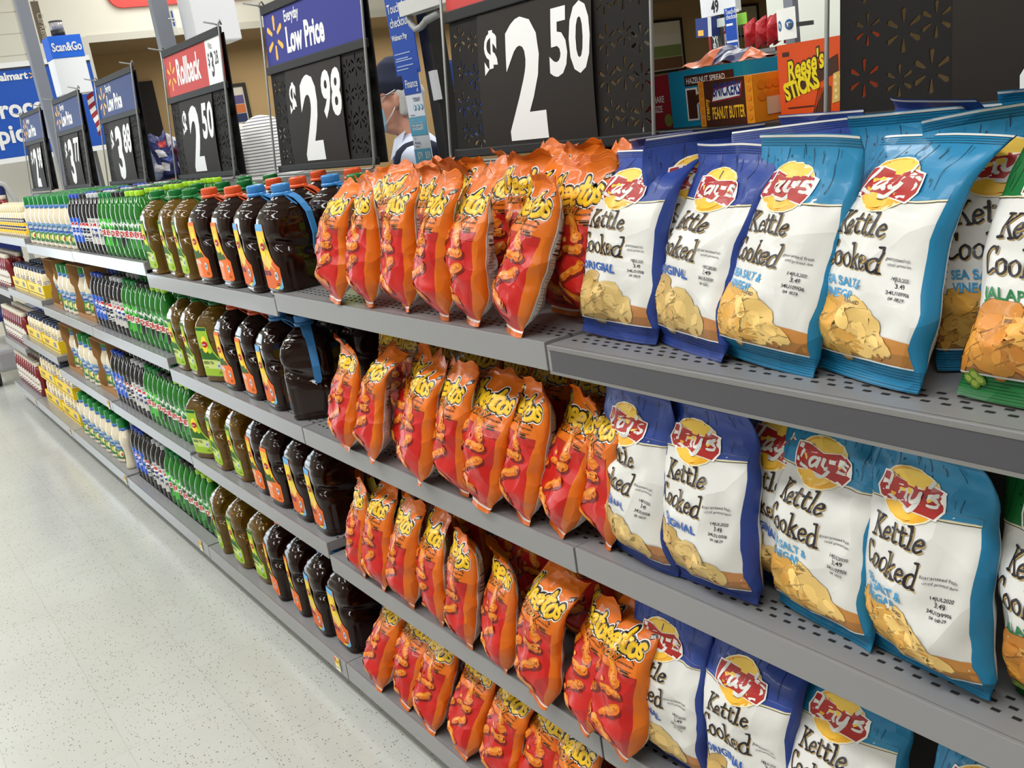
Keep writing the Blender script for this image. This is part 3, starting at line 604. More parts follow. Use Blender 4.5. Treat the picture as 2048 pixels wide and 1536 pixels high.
def prow(data, z, rown):
    for i, (x, y, lean, yaw) in enumerate(data): puff(x, y, z, yaw-(.30 if rown != 'bottom' else -.05), lean, rnd.uniform(-.03, .03), '%s from left, front row of %s shelf' % (ORD[i], rown))
prow([(-.829, -.0, .24, .10), (-.691, .017, .16, .05), (-.532, .030, .14, .02), (-.377, .017, .19, -.03), (-.252, .012, .22, -.05), (-.108, .0, .42, -.04)], B1, 'top')
prow([(-.913, -.012, .24, .08), (-.775, -.012, .30, -.05), (-.690, .04, .34, .02), (-.538, -.012, .26, -.02), (-.406, .01, .16, .02), (-.295, -.012, .34, .1), (-.180, .005, .30, -.06), (-.075, .018, .36, -.06), (.035, .044, .18, -.25)], B2, 'second')
prow([(-1.02, .01, .18, -.06), (-.90, .008, .18, .1), (-.765, .006, .2, 0), (-.625, .016, .16, -.12), (-.485, .0, .18, -.05), (-.335, .004, .18, -.08), (-.175, -.02, .26, .05), (-.045, -.012, .34, -.1), (.065, -.012, .24, .1)], B3, 'third')
prow([(-1.03, -.02, .46, -.30), (-.885, -.01, .44, -.28), (-.745, -.02, .42, -.24), (-.59, -.01, .42, -.24), (-.43, -.015, .42, -.30), (-.30, .0, .36, -.25), (-.16, .0, .26, -.3)], B4, 'bottom')
for i, (x, y, z) in enumerate([(-.93, .17, .0), (-.80, .18, .01), (-.66, .20, .0), (-.53, .19, .012), (-.40, .20, .0), (-.27, .19, .01), (-.128, .145, .0), (-.02, .12, .0)]):
    puff(x, y, B1+z, rnd.uniform(-.3, .1), rnd.uniform(.05, .16), rnd.uniform(-.04, .04), '%s from left, middle row of top shelf' % ORD[i])
for i, (x, y, z) in enumerate([(-.86, .32, .0), (-.70, .34, .0), (-.54, .34, .01), (-.42, .33, .016), (-.27, .34, .01), (-.12, .32, .0), (.0, .30, .0)]):
    puff(x, y, B1+z, rnd.uniform(-.3, .1), rnd.uniform(.02, .08), rnd.uniform(-.05, .05), '%s from left, against back panel on top shelf' % ORD[i])
for zz, rn in ((B2, 'second'), (B3, 'third')):
    for i, x in enumerate((-1.0, -.86, -.72, -.57, -.43, -.29, -.15, -.01)):
        puff(x+rnd.uniform(-.02, .02), .19+rnd.uniform(-.01, .02), zz, rnd.uniform(-.2, .2), .1, rnd.uniform(-.03, .03), '%s from left, shaded back row of %s shelf' % (ORD[i], rn))
for i, x in enumerate((-.95, -.80, -.65, -.5, -.35, -.2)): puff(x, .18, B4, rnd.uniform(-.2, .1), .16, 0, '%s from left, back row of bottom shelf' % ORD[i])
# ------------------------------------------------------------------ iced tea jugs
JH = .275
def sp(c, e): return math.copysign(abs(c)**e, c)
def prof(pts, z):
    for (z0, v0), (z1, v1) in zip(pts, pts[1:]):
        if z <= z1: t = (z-z0)/(z1-z0); t = t*t*(3-2*t); return v0+(v1-v0)*t
    return pts[-1][1]
JP = [(0, .063), (.006, .0695), (.012, .0705), (.016, .0685), (.02, .0705), (.085, .0715), (.10, .0715), (.15, .0725), (.185, .0725), (.205, .069), (.225, .060), (.242, .046), (.254, .030), (.259, .0225), (.263, .0215), (.272, .0215)]
def jug_r(th, z):
    n = 4.2 if z < .2 else 4.2-2.2*min(1, (z-.2)/.055)
    h = prof(JP, z); c, s = math.cos(th), math.sin(th); x, y = sp(c, 2/n), sp(s, 2/n)
    zw = .125-.022*y   # the grip sits lower at the back
    front = smooth((-y-.7)/.25)*smooth((.8-abs(x))/.3)
    k = math.exp(-((z-zw)/.013)**2)*(1-.85*front)
    d = -.015*k
    # arched panel pressed into both sides
    if abs(x) > .8 and abs(y) < .72 and .155 < z < .238-.06*abs(y): d -= .005*smooth((.72-abs(y))/.1)*smooth((z-.155)/.008)*smooth((.238-.06*abs(y)-z)/.01)
    if abs(x) > .8 and abs(y) < .04 and .14 < z < .235: d += .0022
    if abs(x) > .7 and z < .1 and abs(abs(y)-.62) < .06: d -= .002
    h = h+d
    return Vector((h*x, h*1.04*y, z))
def jug_front(x, z, o):
    n = 4.2; h = prof(JP, z); t = min(.999, abs(x/h)); y = -1.04*h*(1-t**n)**(1/n)
    return Vector((x*1.004, y-o-.0007, z))
def tea_mat(name, rgb, tr): return M(name, rgb, .06, coat=.35, spec=.4, trans=tr, ior=1.33)
GTEA = tea_mat('green_tea', (178, 134, 38), .8); DTEA = tea_mat('black_tea', (34, 14, 7), .15)
def jug_label(kind):
    A = Art(); P = [(-.052, .024), (.048, .024), (.054, .030), (.054, .082), (.040, .094), (.024, .115), (.014, .150), (.012, .190), (.006, .196), (-.052, .196)]
    P = [(x, z) for x, z in P]
    if kind == 'green':
        A.poly(P, C(160, 196, 60, 'label'), 1); A.rect(-.05, .05, .048, .082, C(206, 222, 130, 'label'), 2); A.poly([(-.05, .082), (.048, .078), (.02, .108), (0, .125), (-.05, .12)], C(52, 104, 40, 'label'), 2)
        A.text('GREEN TEA', -.044, .066, .011, C(60, 80, 40, 'label'), 3, .72, .03); A.text('Citrus', -.040, .052, .007, C(90, 110, 60, 'label'), 3, .8, .0); A.ell(.006, .114, .011, .010, C(190, 216, 40, 'label'), 4)
        A.rect(-.05, .184, .008, .194, C(30, 90, 60, 'label'), 2)
    elif kind == 'iced':
        A.poly(P, C(240, 118, 52, 'label'), 1); A.rect(-.05, .026, -.005, .082, C(240, 160, 120, 'label'), 2); A.poly([(-.05, .086), (.03, .092), (.01, .14), (.008, .185), (-.05, .185)], C(236, 196, 60, 'label'), 2)
        A.poly([(-.05, .08), (.036, .09), (.012, .112), (-.02, .105), (-.05, .118)], C(62, 96, 40, 'label'), 3); A.poly([(.010, .100), (.026, .108), (.018, .132), (.004, .118)], C(250, 206, 30, 'label'), 4); A.text('ICED TEA', -.045, .066, .011, C(250, 240, 230, 'label'), 3, .72, .03)
    else:
        A.poly(P, C(226, 108, 54, 'label'), 1); A.poly([(-.05, .178), (.010, .178), (.006, .196), (-.05, .196)], C(110, 176, 226, 'label'), 2); A.poly([(-.05, .178), (.011, .178), (.014, .15), (.03, .10), (.0, .075), (-.05, .10)], C(244, 206, 70, 'label'), 2)
        for k in range(7): A.stroke([(-.015, .125), (-.04+.012*k, .075+.004*(k % 3))], .003, C(250, 226, 150, 'label'), 3)
        A.poly([(-.002, .16), (.014, .145), (.016, .125), (.004, .135)], C(110, 130, 50, 'label'), 3); A.text('ICED TEA', -.046, .060, .012, C(70, 50, 110, 'label'), 4, .72, .03)
        A.poly([(.02, .024), (.048, .024), (.054, .030), (.054, .058), (.046, .034)], C(120, 190, 230, 'label'), 2); A.poly([(.006, .024), (.03, .024), (.046, .034), (.03, .031)], C(248, 214, 60, 'label'), 3)
    A.ell(-.014, .136, .016, .030, C(250, 222, 70, 'label'), 4, -.12); A.poly([(-.028, .130), (-.012, .124), (.003, .132), (.001, .144), (-.012, .148), (-.027, .142)], C(186, 26, 40, 'label'), 5); A.text('Lipton', -.025, .133, .0065, C(250, 250, 240, 'label'), 6, .72, .02)
    A.ell(.036, .060, .008, .012, C(245, 245, 240, 'label'), 4); A.ell(.036, .060, .0068, .0108, C(200, 214, 225, 'label'), 5); A.text('80', .036, .057, .0085, C(60, 90, 120, 'label'), 6, .7, .02, 'c')
    A.rect(.028, .034, .046, .0355, C(80, 60, 40, 'label'), 4); A.rect(.030, .0385, .044, .040, C(80, 60, 40, 'label'), 4)
    return A
def jug(kind, hrot=0):
    col, tea, word = {'green': ((18, 120, 52), GTEA, 'green'), 'iced': ((232, 92, 44), DTEA, 'orange'), 'peach': ((62, 140, 208), DTEA, 'blue')}[kind]
    t = thing('tea_jug', 'tea jug', 'jug', group={'green': 'green capped jugs of green tea', 'iced': 'orange capped jugs of iced tea', 'peach': 'blue capped jugs of iced tea'}[kind])
    mb = MB(); zs = sorted(set([p[0] for p in JP]+[i*.0062 for i in range(1, 43)])); n = 64
    mb.loft([[jug_r(2*PI*(i+.5)/n, z) for i in range(n)] for z in zs], tea); mb.build('bottle', t)
    A = jug_label(kind); mb = MB(); mb.art(A, jug_front, [i*.012 for i in range(-5, 6)], [.02+i*.012 for i in range(1, 15)]); mb.build('label', t)
    P = C(*col, 'plastic'); mb = MB()
    mb.lathe([(.0, .2905), (.020, .2905), (.0235, .289), (.0245, .286), (.0245, .272), (.0235, .270), (.0, .270)][::-1], P, 28)
    for i in range(28): a = 2*PI*i/28; mb.box(-.0004, -.0004, 0, .0004, .0004, .014, P); mb.v[-8:] = [(.0247*math.cos(a)+x, .0247*math.sin(a)+y, .272+z) for x, y, z in mb.v[-8:]]
    o = mb.build('cap', t)
    mb = MB(); mb.lathe([(.0225, .2695), (.027, .269), (.028, .262), (.0255, .259)][::-1], P, 28)
    c, s = math.cos(hrot), math.sin(hrot); path = [(.020, .262), (.034, .2585), (.050, .250), (.066, .234), (.0775, .212), (.083, .185), (.0845, .155), (.083, .118), (.080, .105)]
    hd = Vector((-s, c, 0)); path = [(max(y, (jug_r(PI/2+hrot, z).xy.length+.0045) if z < .235 else y), z) for y, z in path]
    wd = [.017, .0145, .0125, .0115, .011, .0105, .0105, .0105, .006]
    mb.strip([(0, y, z) for y, z in path], [(w_, 0, 0) for w_ in wd], [(0, .0016, .0028) if i < 3 else (0, .003, .001) for i in range(len(path))], P)
    for sx in (-1, 1): mb.strip([(sx*.012, .022, .262), (sx*.013, .040, .250), (sx*.012, .058, .236)], [(.0012, 0, 0)]*3, [(0, 0, -.008), (0, 0, -.006), (0, 0, -.003)], P)
    o = mb.build('handle', t); o.rotation_euler.z = hrot; o['label'] = '%s strap handle' % word
    return t
JG = {(k, h): jug(k, h) for k, h in (('green', -.95), ('iced', -.9), ('peach', -.9), ('peach', -1.15))}
JC = {'green': 'green capped jug of pale green tea', 'iced': 'orange capped jug of dark iced tea', 'peach': 'blue capped jug of dark iced tea'}
def putjug(k, x, y, z, rz, where, h=None):
    h = {'green': -.95, 'iced': -.9, 'peach': -.9}[k] if h is None else h
    place(JG[(k, h)], (x, y, z), (0, 0, rz), '%s, %s' % (JC[k], where))
JX = [-2.385, -2.178, -2.005, -1.795, -1.595, -1.375, -1.165]
JK = ['green', 'green', 'green', 'iced', 'iced', 'peach', 'peach']; KP = ['first', 'second', 'third', 'left', 'right', 'left', 'right']
JR = {0: [-2.385, -2.178, -2.005, -1.795, -1.60, -1.405, -1.225], 1: [-2.385, -2.225, -2.055, -1.87, -1.67, -1.48, -1.30], 2: [-2.40, -2.195, -2.0, -1.80, -1.635, -1.455, -1.30], 3: [-2.375, -2.175, -1.975, -1.80, -1.63, -1.45, -1.296]}
rnd = random.Random(9)
for ri in range(4):
    zt = TOPS['iced tea'][ri]+.0005
    for i, x in enumerate(JR[ri]):
        k = JK[i]; rz = rnd.uniform(-.10, .06); h = None
        if ri == 1 and i == 6: rz = -.7; h = -1.15
        if ri == 0 and i == 6: h = -1.15
        if ri == 3 and i in (0, 3, 4): rz = -.15
        if ri in (1, 2) and (i == 2 if ri == 1 else i == 0): rz = .35
        putjug(k, x, .078+(.01 if ri in (1, 2) else -.004)+rnd.uniform(0, .012), zt, rz, '%s from left, front row of %s shelf' % (ORD[i], SHN[ri]), h)
zt = TOPS['iced tea'][0]+.0005
for k, x, y, w_ in (('green', -2.40, .2315, 'first from left in middle row, top shelf'), ('green', -2.12, .2315, 'second from left in middle row, top shelf'), ('green', -1.91, .2315, 'third from left in middle row, top shelf'),
                    ('iced', -1.655, .2315, 'left of two in middle row, top shelf'), ('iced', -1.465, .2315, 'right of two in middle row, top shelf'), ('peach', -1.24, .2315, 'in middle row behind front blue caps, top shelf'), ('green', -1.045, .215, 'alone beside cheese puff bags, top shelf'),
                    ('green', -2.30, .378, 'left of two against back panel, top shelf'), ('green', -2.05, .378, 'right of two against back panel, top shelf'), ('iced', -1.645, .378, 'left of two against back panel, top shelf'), ('iced', -1.40, .378, 'right of two against back panel, top shelf')):
    putjug(k, x, y, zt, 0, w_)
for ri in (1, 2, 3):
    for i, x in enumerate((-2.36, -2.18, -2.0, -1.8, -1.62, -1.43, -1.25)): putjug(JK[i], x+rnd.uniform(-.01, .01), .26+rnd.uniform(0, .01), TOPS['iced tea'][ri]+.0005, rnd.uniform(-.1, .1), '%s from left, shaded second row of %s shelf' % (ORD[i], SHN[ri]))
# ------------------------------------------------------------------ soda bottles
COLA = M('cola', (20, 11, 9), .05, coat=.7, ior=1.33); DEW = M('lime_soda', (36, 150, 34), .05, coat=.6, trans=.5, ior=1.33)
def soda(kind):
    dark = kind in ('cola', 'zero', 'diet'); liq = COLA if dark else DEW
    cap = {'cola': (30, 70, 180), 'zero': (26, 26, 28), 'diet': (196, 198, 202), 'lime': (16, 130, 60), 'limezero': (32, 34, 32), 'limediet': (170, 222, 40)}[kind]
    t = thing('soda_bottle', 'soda', 'bottle', group='soda bottles')
    pr = [(.022, 0), (.031, .002), (.0345, .010), (.0355, .022), (.0348, .032), (.0355, .042), (.0345, .0445), (.0345, .152), (.0358, .156), (.0362, .172), (.0345, .186), (.030, .203), (.0235, .218), (.0165, .229), (.0142, .234), (.0142, .240)]
    n = 28; rings = []
    for r, z in pr:
        ring = []
        for i in range(n):
            a = 2*PI*i/n; rr = r
            if z < .04: rr = r-.0022*(1+math.cos(5*a))/2*(1-z/.045)
            if z > .16 and z < .225: rr = r*(1-.028*abs(math.sin(3*a+(z-.16)*22)))
            ring.append((rr*math.cos(a), rr*math.sin(a), z))
        rings.append(ring)
    mb = MB(); mb.loft(rings, liq); mb.build('bottle', t)
    mb = MB(); P = C(*cap, 'plastic'); mb.lathe([(0, .238), (.0158, .238), (.0163, .2395), (.0163, .254), (.015, .2565), (0, .2565)], P, 24); mb.build('cap', t)
    A = Art(); g = lambda r, g_, b: C(r, g_, b, 'gloss'); Wl = 2*PI*.0352; z0, z1 = .043, .158
    bg = {'cola': (22, 84, 196), 'zero': (24, 24, 28), 'diet': (204, 200, 196), 'lime': (70, 190, 50), 'limezero': (40, 120, 48), 'limediet': (58, 150, 60)}[kind]
    A.rect(0, z0, Wl, z1, g(*bg), 0)
    for c in (.25, .75):
        x = c*Wl
        if dark:
            A.ell(x, .115, .0195, .0195, g(244, 244, 246), 1); A.poly([(x+.0175*math.cos(a), .115+.0175*math.sin(a)) for a in [PI*(.06+.9*i/12) for i in range(13)]]+[(x-.006, .1235), (x+.006, .1165)], g(214, 38, 44), 2)
            A.poly([(x+.0175*math.cos(a), .115+.0175*math.sin(a)) for a in [PI*(1.12+.8*i/12) for i in range(13)]]+[(x+.006, .1085), (x-.006, .1095)], g(24, 60, 150) if kind != 'zero' else g(20, 30, 80), 2)
            A.text('pepsi', x, .076, .017, g(244, 244, 246) if kind != 'diet' else g(40, 60, 110), 1, .8, .03, 'c')
            if kind == 'zero': A.rect(x-.018, .060, x+.018, .066, g(230, 230, 230), 1); A.rect(x-.018, .052, x+.014, .056, g(230, 230, 230), 1)
            if kind == 'diet': A.rect(x-.02, .138, x+.02, .145, g(170, 168, 166), 1)
        else:
            dk = g(18, 90, 36) if kind == 'lime' else g(16, 20, 16)
            A.poly([(x-.045, z0), (x-.02, z0), (x-.004, .085), (x-.022, .10), (x-.034, .075)], dk, 1); A.poly([(x+.005, z1), (x+.04, z1), (x+.03, .12), (x+.018, .135), (x+.01, .118)], dk, 1); A.poly([(x+.02, z0), (x+.05, z0), (x+.035, .08), (x+.02, .06)], g(150, 220, 40) if kind != 'limezero' else g(200, 205, 200), 1)
            A.poly([(x-.03, .14), (x-.012, .122), (x-.006, .136), (x+.006, .12), (x+.012, .14), (x+.002, .134), (x-.008, .146), (x-.014, .136)], g(235, 240, 235), 2)
            A.poly([(x-.03, .112), (x-.022, .084), (x+.028, .074), (x+.026, .092), (x+.034, .120), (x+.004, .11)], g(240, 244, 240), 3); A.text('DEW', x, .088, .020, g(206, 30, 40), 4, .72, .05, 'c', rot=.1); A.text('mtn', x-.006, .111, .009, g(20, 70, 30), 4, .9, .03, 'c', rot=.1)
    mb = MB(); mb.art(A, lambda x, z, o: ((.0352+o)*math.cos(x/.0352), (.0352+o)*math.sin(x/.0352), z), [Wl*i/32 for i in range(1, 32)], []); o = mb.build('label', t); o.rotation_euler.z = PI
    return t
SB = {k: soda(k) for k in ('cola', 'zero', 'diet', 'lime', 'limezero', 'limediet')}
SN = {'cola': 'blue labelled cola bottle', 'zero': 'black labelled cola bottle', 'diet': 'silver labelled cola bottle', 'lime': 'green labelled lime soda bottle', 'limezero': 'black and green lime soda bottle', 'limediet': 'lime capped soda bottle'}
SEQ = ['cola']*3+['zero']*2+['diet']*3+['lime']*3+['limezero']*3+['limediet']*3
rnd = random.Random(4); SX0, SDX = -3.692, .0731
for ri in range(4):
    rows = 5 if ri == 0 else 2
    for j in range(rows):
        for i in range(17):
            k = SEQ[i]; nth = i-SEQ.index(k); y = .05+j*.0738+(.012 if ri else 0)
            o = place(SB[k], (SX0+i*SDX+(.015 if ri == 0 else 0)+rnd.uniform(-.0003, .0003), y+rnd.uniform(-.0004, .0004), TOPS['soda'][ri]+.0005), (0, 0, .75+rnd.uniform(-.3, .3)),
                      '%s, %s of %d in %s row of %s shelf' % (SN[k], ORD[nth], 3 if k != 'zero' else 2, ['front', 'second', 'third', 'fourth', 'fifth'][j], SHN[ri]))
# ------------------------------------------------------------------ dressing bottles and cardboard trays
CREAM = M('ranch_cream', (232, 219, 192), .22, coat=.5); CARD = M('cardboard', (166, 122, 74), .85, bump=(60, .0008, 'n'))
RP = [(0, .044, .027), (.004, .049, .031), (.012, .051, .032), (.03, .050, .031), (.06, .0475, .028), (.09, .047, .028), (.115, .050, .031), (.135, .053, .034), (.155, .052, .034), (.170, .045, .031), (.185, .036, .028), (.198, .029, .026), (.206, .027, .026)]
def dressing():
    t = thing('dressing_bottle', 'cream dressing bottle', 'bottle', group='cream dressing bottles')
    mb = MB(); n = 32; rings = []
    for z, a, b in RP:
        ring = []
        for i in range(n):
            th = 2*PI*i/n; x, y = a*sp(math.cos(th), .8), b*sp(math.sin(th), .8)
            if y < 0 and .02 < z < .125 and abs(x) < .040: y += .004*smooth((.040-abs(x))/.006)*smooth((z-.02)/.01)*smooth((.125-z)/.012)
            ring.append((x, y, z))
        rings.append(ring)
    mb.loft(rings, CREAM); mb.build('bottle', t)
    A = Art(); g = lambda r, g_, b: C(r, g_, b, 'gloss')
    A.poly([(-.040, .022), (.030, .022), (.038, .030), (.038, .095), (.030, .112), (.010, .120), (-.040, .120)], g(128, 172, 220), 1); A.poly([(-.040, .022), (.030, .022), (.038, .030), (.038, .062), (.015, .074), (-.01, .066), (-.040, .076)], g(60, 126, 40), 2)
    A.poly([(-.038, .076), (.03, .074), (.036, .088), (.026, .106), (-.02, .110), (-.038, .1)], g(34, 86, 160), 3); A.text('RANCH', -.002, .086, .014, g(240, 244, 248), 4, .74, .03, 'c'); A.text('Original', -.002, .101, .005, g(160, 220, 120), 4, .9, .02, 'c')
    A.ell(.006, .046, .016, .017, g(240, 228, 190), 3); A.ell(.012, .043, .008, .009, g(190, 62, 40), 4); A.ell(-.018, .048, .010, .012, g(196, 200, 60), 3); A.rect(-.038, .022, .03, .029, g(24, 92, 42), 3)
    def fr(x, z, o):
        a, b = prof([(p[0], p[1]) for p in RP], z), prof([(p[0], p[2]) for p in RP], z); c = min(.995, abs(x/a)); y = -b*(1-c**2.5)**.4
        return (x, y+.004*smooth((.040-abs(x))/.006)*smooth((z-.02)/.01)*smooth((.125-z)/.012)-o-.0012, z)
    mb = MB(); mb.art(A, fr, [i*.01 for i in range(-4, 5)], [.02+i*.01 for i in range(1, 11)]); mb.build('label', t)
    mb = MB(); mb.lathe([(0, .196), (.0285, .196), (.0292, .198), (.0292, .214), (0, .214)], C(60, 112, 176, 'plastic'), 28); o = mb.build('neck_band', t)
    mb = MB(); mb.lathe([(0, .2141), (.0292, .2141), (.0298, .216), (.0285, .256), (.027, .2585), (0, .2585)], C(12, 124, 48, 'plastic'), 28); mb.build('cap', t)
    return t
DB = dressing(); E1, E2, E3, E4 = [z+.0005 for z in TOPS['dressing']]
dn = [0]
def dress(x, y, z, rz, where): place(DB, (x, y, z), (0, 0, rz), 'cream dressing bottle with green cap, '+where)
for i, x in enumerate((-4.905, -4.735, -4.60, -4.475, -4.345, -4.215, -4.085, -3.94, -3.80)): dress(x, .062, E1, .45, '%s from left, front row of top shelf' % ORD[i])
for j in (1, 2, 3):
    for i in range(9): dress(-4.91+i*.137, .062+j*.085, E1, .4, '%s from left, %s row of top shelf' % (ORD[i], ['', 'second', 'third', 'rear'][j]))
def card_tray(x0, x1, z, h, label):
    t = thing('cardboard_tray', label, 'tray', ((x0+x1)/2, .04, z), group='cardboard trays of dressing'); w2 = (x1-x0)/2; D = .24
    MB().box(-w2, 0, 0, w2, D, .003, CARD).build('tray_base', t)
    for sx in (-1, 1):
        x = sx*(w2-.002); P = [(0, 0), (.0, .075), (.010, .10), (.012, .15), (.0, .175), (0, h), (D, h), (D, 0)] ; mb = MB()
        n = len(P); mb.add([(x-.002, y, zz) for y, zz in P]+[(x+.002, y, zz) for y, zz in P], [tuple(range(n)), tuple(range(n, 2*n))[::-1]]+[(i, i+n, (i+1) % n+n, (i+1) % n) for i in range(n)], CARD); mb.build('side_wall', t)
    MB().box(-w2, D-.003, 0, w2, D, h, CARD).build('rear_wall', t); MB().box(-w2, .0, h, w2, D, h+.003, CARD).build('top_flap', t); MB().box(-w2+.004, 0, .003, w2-.004, .003, .022, CARD).build('front_lip', t)
HT = .272
for (xa, xb, z, rn, nm) in ((-4.86, -4.60, E2, 'second', 'left'), (-4.21, -3.80, E2, 'second', 'right'), (-4.91, -4.52, E3, 'third', 'left'), (-4.12, -3.76, E3, 'third', 'right')):
    card_tray(xa, xb, z, HT, 'brown cardboard display tray of dressing, %s one on %s shelf' % (nm, rn))
    n = 2 if xb-xa < .34 else 3
    for i in range(n):
        for j in range(2): dress(xa+(i+.5)*(xb-xa)/n, .105+j*.085, z+.0035, .45, '%s in %s row of %s cardboard tray, %s shelf' % (ORD[i], ('front', 'rear')[j], nm, rn))
for z, rn, xs in ((E2, 'second', (-4.50, -4.385, -4.27)), (E3, 'third', (-4.44, -4.32, -4.19))):
    for i, x in enumerate(xs):
        for j in range(2): dress(x, .07+j*.09, z, .4, '%s loose one in %s row between trays, %s shelf' % (ORD[i], ('front', 'rear')[j], rn))
for i, x in enumerate((-4.80, -4.66, -4.525, -4.39, -4.265, -4.14, -4.01, -3.87)):
    dress(x, .05, E4, .42 if i < 7 else -.5, '%s from left, front row of bottom shelf' % ORD[i]); dress(x, .15, E4, -.1, '%s from left, second row of bottom shelf' % ORD[i])
# ------------------------------------------------------------------ mayonnaise jars in yellow trays, squeeze bottles
MAYO = M('mayo_cream', (236, 218, 176), .25, coat=.4); YT = C(250, 212, 30); NAVY = C(28, 42, 78, 'plastic')
def jar():
    t = thing('mayonnaise_jar', 'mayonnaise jar', 'jar', group='mayonnaise jars with navy lids'); mb = MB()
    mb.lathe([(.036, 0), (.043, .003), (.0455, .012), (.0455, .085), (.044, .098), (.045, .108), (.042, .125), (.036, .136), (.033, .139)], MAYO, 28); mb.build('jar_body', t)
    mb = MB(); mb.lathe([(0, .1375), (.0375, .1375), (.039, .140), (.039, .158), (.0375, .1605), (0, .1605)], NAVY, 26); mb.build('lid', t)
    A = Art(); R = .0457; Wl = 2*PI*R; A.rect(0, .03, Wl, .078, C(248, 240, 224), 1)
    for c in (.25, .75): A.ell(c*Wl, .078, .026, .014, C(36, 50, 90), 2); A.ell(c*Wl, .078, .022, .0105, C(248, 240, 224), 3); A.text('MAYO', c*Wl, .074, .009, C(36, 50, 90), 4, .8, .03, 'c'); A.rect((c-.2)*Wl, .034, (c+.2)*Wl, .055, C(246, 204, 30), 2)
    mb = MB(); mb.art(A, lambda x, z, o: ((R+o)*math.cos(x/R+PI), (R+o)*math.sin(x/R+PI), z), [Wl*i/32 for i in range(1, 32)], []); mb.build('label', t); return t
JR_ = jar()
def ytray():
    t = thing('yellow_tray', 'tray', 'tray', group='yellow cardboard trays of mayonnaise'); w2, D, h = .262, .29, .075
    def wall(nm, pts, art=None):
        mb = MB(); mb.add(pts, [(0, 1, 2, 3), (4, 7, 6, 5), (0, 4, 5, 1), (1, 5, 6, 2), (2, 6, 7, 3), (3, 7, 4, 0)], YT)
        if art: mb.art(art[0], art[1], sm=False)
        mb.build(nm, t)
    def bx(x0, y0, z0, x1, y1, z1): return [(x0, y0, z0), (x1, y0, z0), (x1, y0, z1), (x0, y0, z1), (x0, y1, z0), (x1, y1, z0), (x1, y1, z1), (x0, y1, z1)]
    k = C(40, 36, 28); A = Art(); A.stroke([(-w2+.01, .016), (w2-.01, .016)], .005, k, 1, False); A.rect(-.2, .045, -.04, .055, C(150, 120, 20), 1); A.text('REAL MAYONNAISE', -.12, .032, .012, k, 2, .8, .02, 'c')
    A.rect(.10, .026, .19, .066, C(240, 240, 240), 1)
    for i in range(14): A.rect(.105+i*.0058, .030, .105+i*.0058+.0028, .062, k, 2)
    wall('front_wall', bx(-w2, 0, 0, w2, .003, h), (A, lambda x, z, o: (x, -o, z))); wall('rear_wall', bx(-w2, D, 0, w2, D+.003, h)); wall('side_wall', bx(-w2, .0031, 0, -w2+.003, D, h))
    B_ = Art(); B_.text('REAL', .13, .036, .03, k, 1, .9, .04, 'c'); B_.stroke([(.08, .024), (.18, .024)], .004, k, 1, False)
    wall('side_wall', bx(w2-.003, .0031, 0, w2, D, h), (B_, lambda x, z, o: (w2+o, x, z))); wall('tray_base', bx(-w2+.0031, .0031, 0, w2-.0031, D, .003)); return t
YTR = ytray(); F1, F2, F3, F4 = [z+.0005 for z in TOPS['mayonnaise']]
for z, rn in ((F2, 'second shelf'), (F3, 'third shelf'), (F4, 'bottom shelf lower layer'), (F4+.1656, 'bottom shelf upper layer')):
    for q, xc in enumerate((-5.32, -5.88)):
        if 'layer' in rn: xc += .03
        place(YTR, (xc, .035, z), (0, 0, 0), 'yellow tray of mayonnaise, %s one on %s' % (('right', 'left')[q], rn))
        for i in range(5):
            for j in range(2): place(JR_, (xc-.206+i*.103, .035+.056+j*.1, z+.0035), (0, 0, rnd.uniform(-.4, .4)+.8), 'mayonnaise jar, %s from left in %s row, %s tray, %s' % (ORD[i], ('front', 'rear')[j], ('right', 'left')[q], rn))
def squeeze():
    t = thing('squeeze_bottle', 'squeeze', 'bottle', group='mayonnaise squeeze bottles'); mb = MB(); n = 24
    mb.loft([[(a*math.cos(2*PI*i/n), b*math.sin(2*PI*i/n), z) for i in range(n)] for z, a, b in ((0, .034, .024), (.004, .038, .027), (.02, .040, .028), (.06, .038, .026), (.10, .040, .028), (.125, .036, .027), (.145, .027, .024))], MAYO); mb.build('bottle', t)
    mb = MB(); mb.lathe([(0, .145), (.025, .145), (.027, .148), (.025, .185), (.022, .188), (0, .188)], MAYO, 22); mb.build('cap', t)
    A = Art(); A.rect(-.03, .018, .03, .10, C(246, 226, 180), 1); A.rect(-.03, .018, .03, .050, C(246, 200, 40), 2); A.rect(-.03, .085, .03, .108, C(40, 46, 70), 2); A.rect(-.03, .066, .03, .082, C(246, 196, 20), 2); A.rect(-.02, .054, .02, .064, C(40, 46, 90), 3); A.text('MAYO', 0, .090, .012, C(250, 240, 220), 3, .7, .03, 'c'); A.rect(-.02, .038, .018, .046, C(60, 60, 110), 3)
    mb = MB(); mb.art(A, lambda x, z, o: (x, -.0285*math.sqrt(max(.02, 1-(x/.0402)**2))-o-.0008, z), [i*.006 for i in range(-5, 6)], []); mb.build('label', t); return t
SQ = squeeze()
for j in range(2):
    for i in range(14): place(SQ, (-6.16+i*.084, .05+j*.07, F1), (0, 0, .35), 'cream squeeze bottle with yellow label, %s from left in %s row, top shelf' % (ORD[i], ('front', 'second')[j]))
for q, xc in enumerate((-5.32, -5.90)):
    place(YTR, (xc, .158, F1), (0, 0, 0), 'yellow tray of jars behind squeeze bottles, %s one' % ('right', 'left')[q])
    for i in range(5):
        for j in range(2): place(JR_, (xc-.206+i*.103, .158+.056+j*.1, F1+.0035), (0, 0, 0), 'jar behind squeeze bottles, %s from left in %s row, %s tray' % (ORD[i], ('front', 'rear')[j], ('right', 'left')[q]))
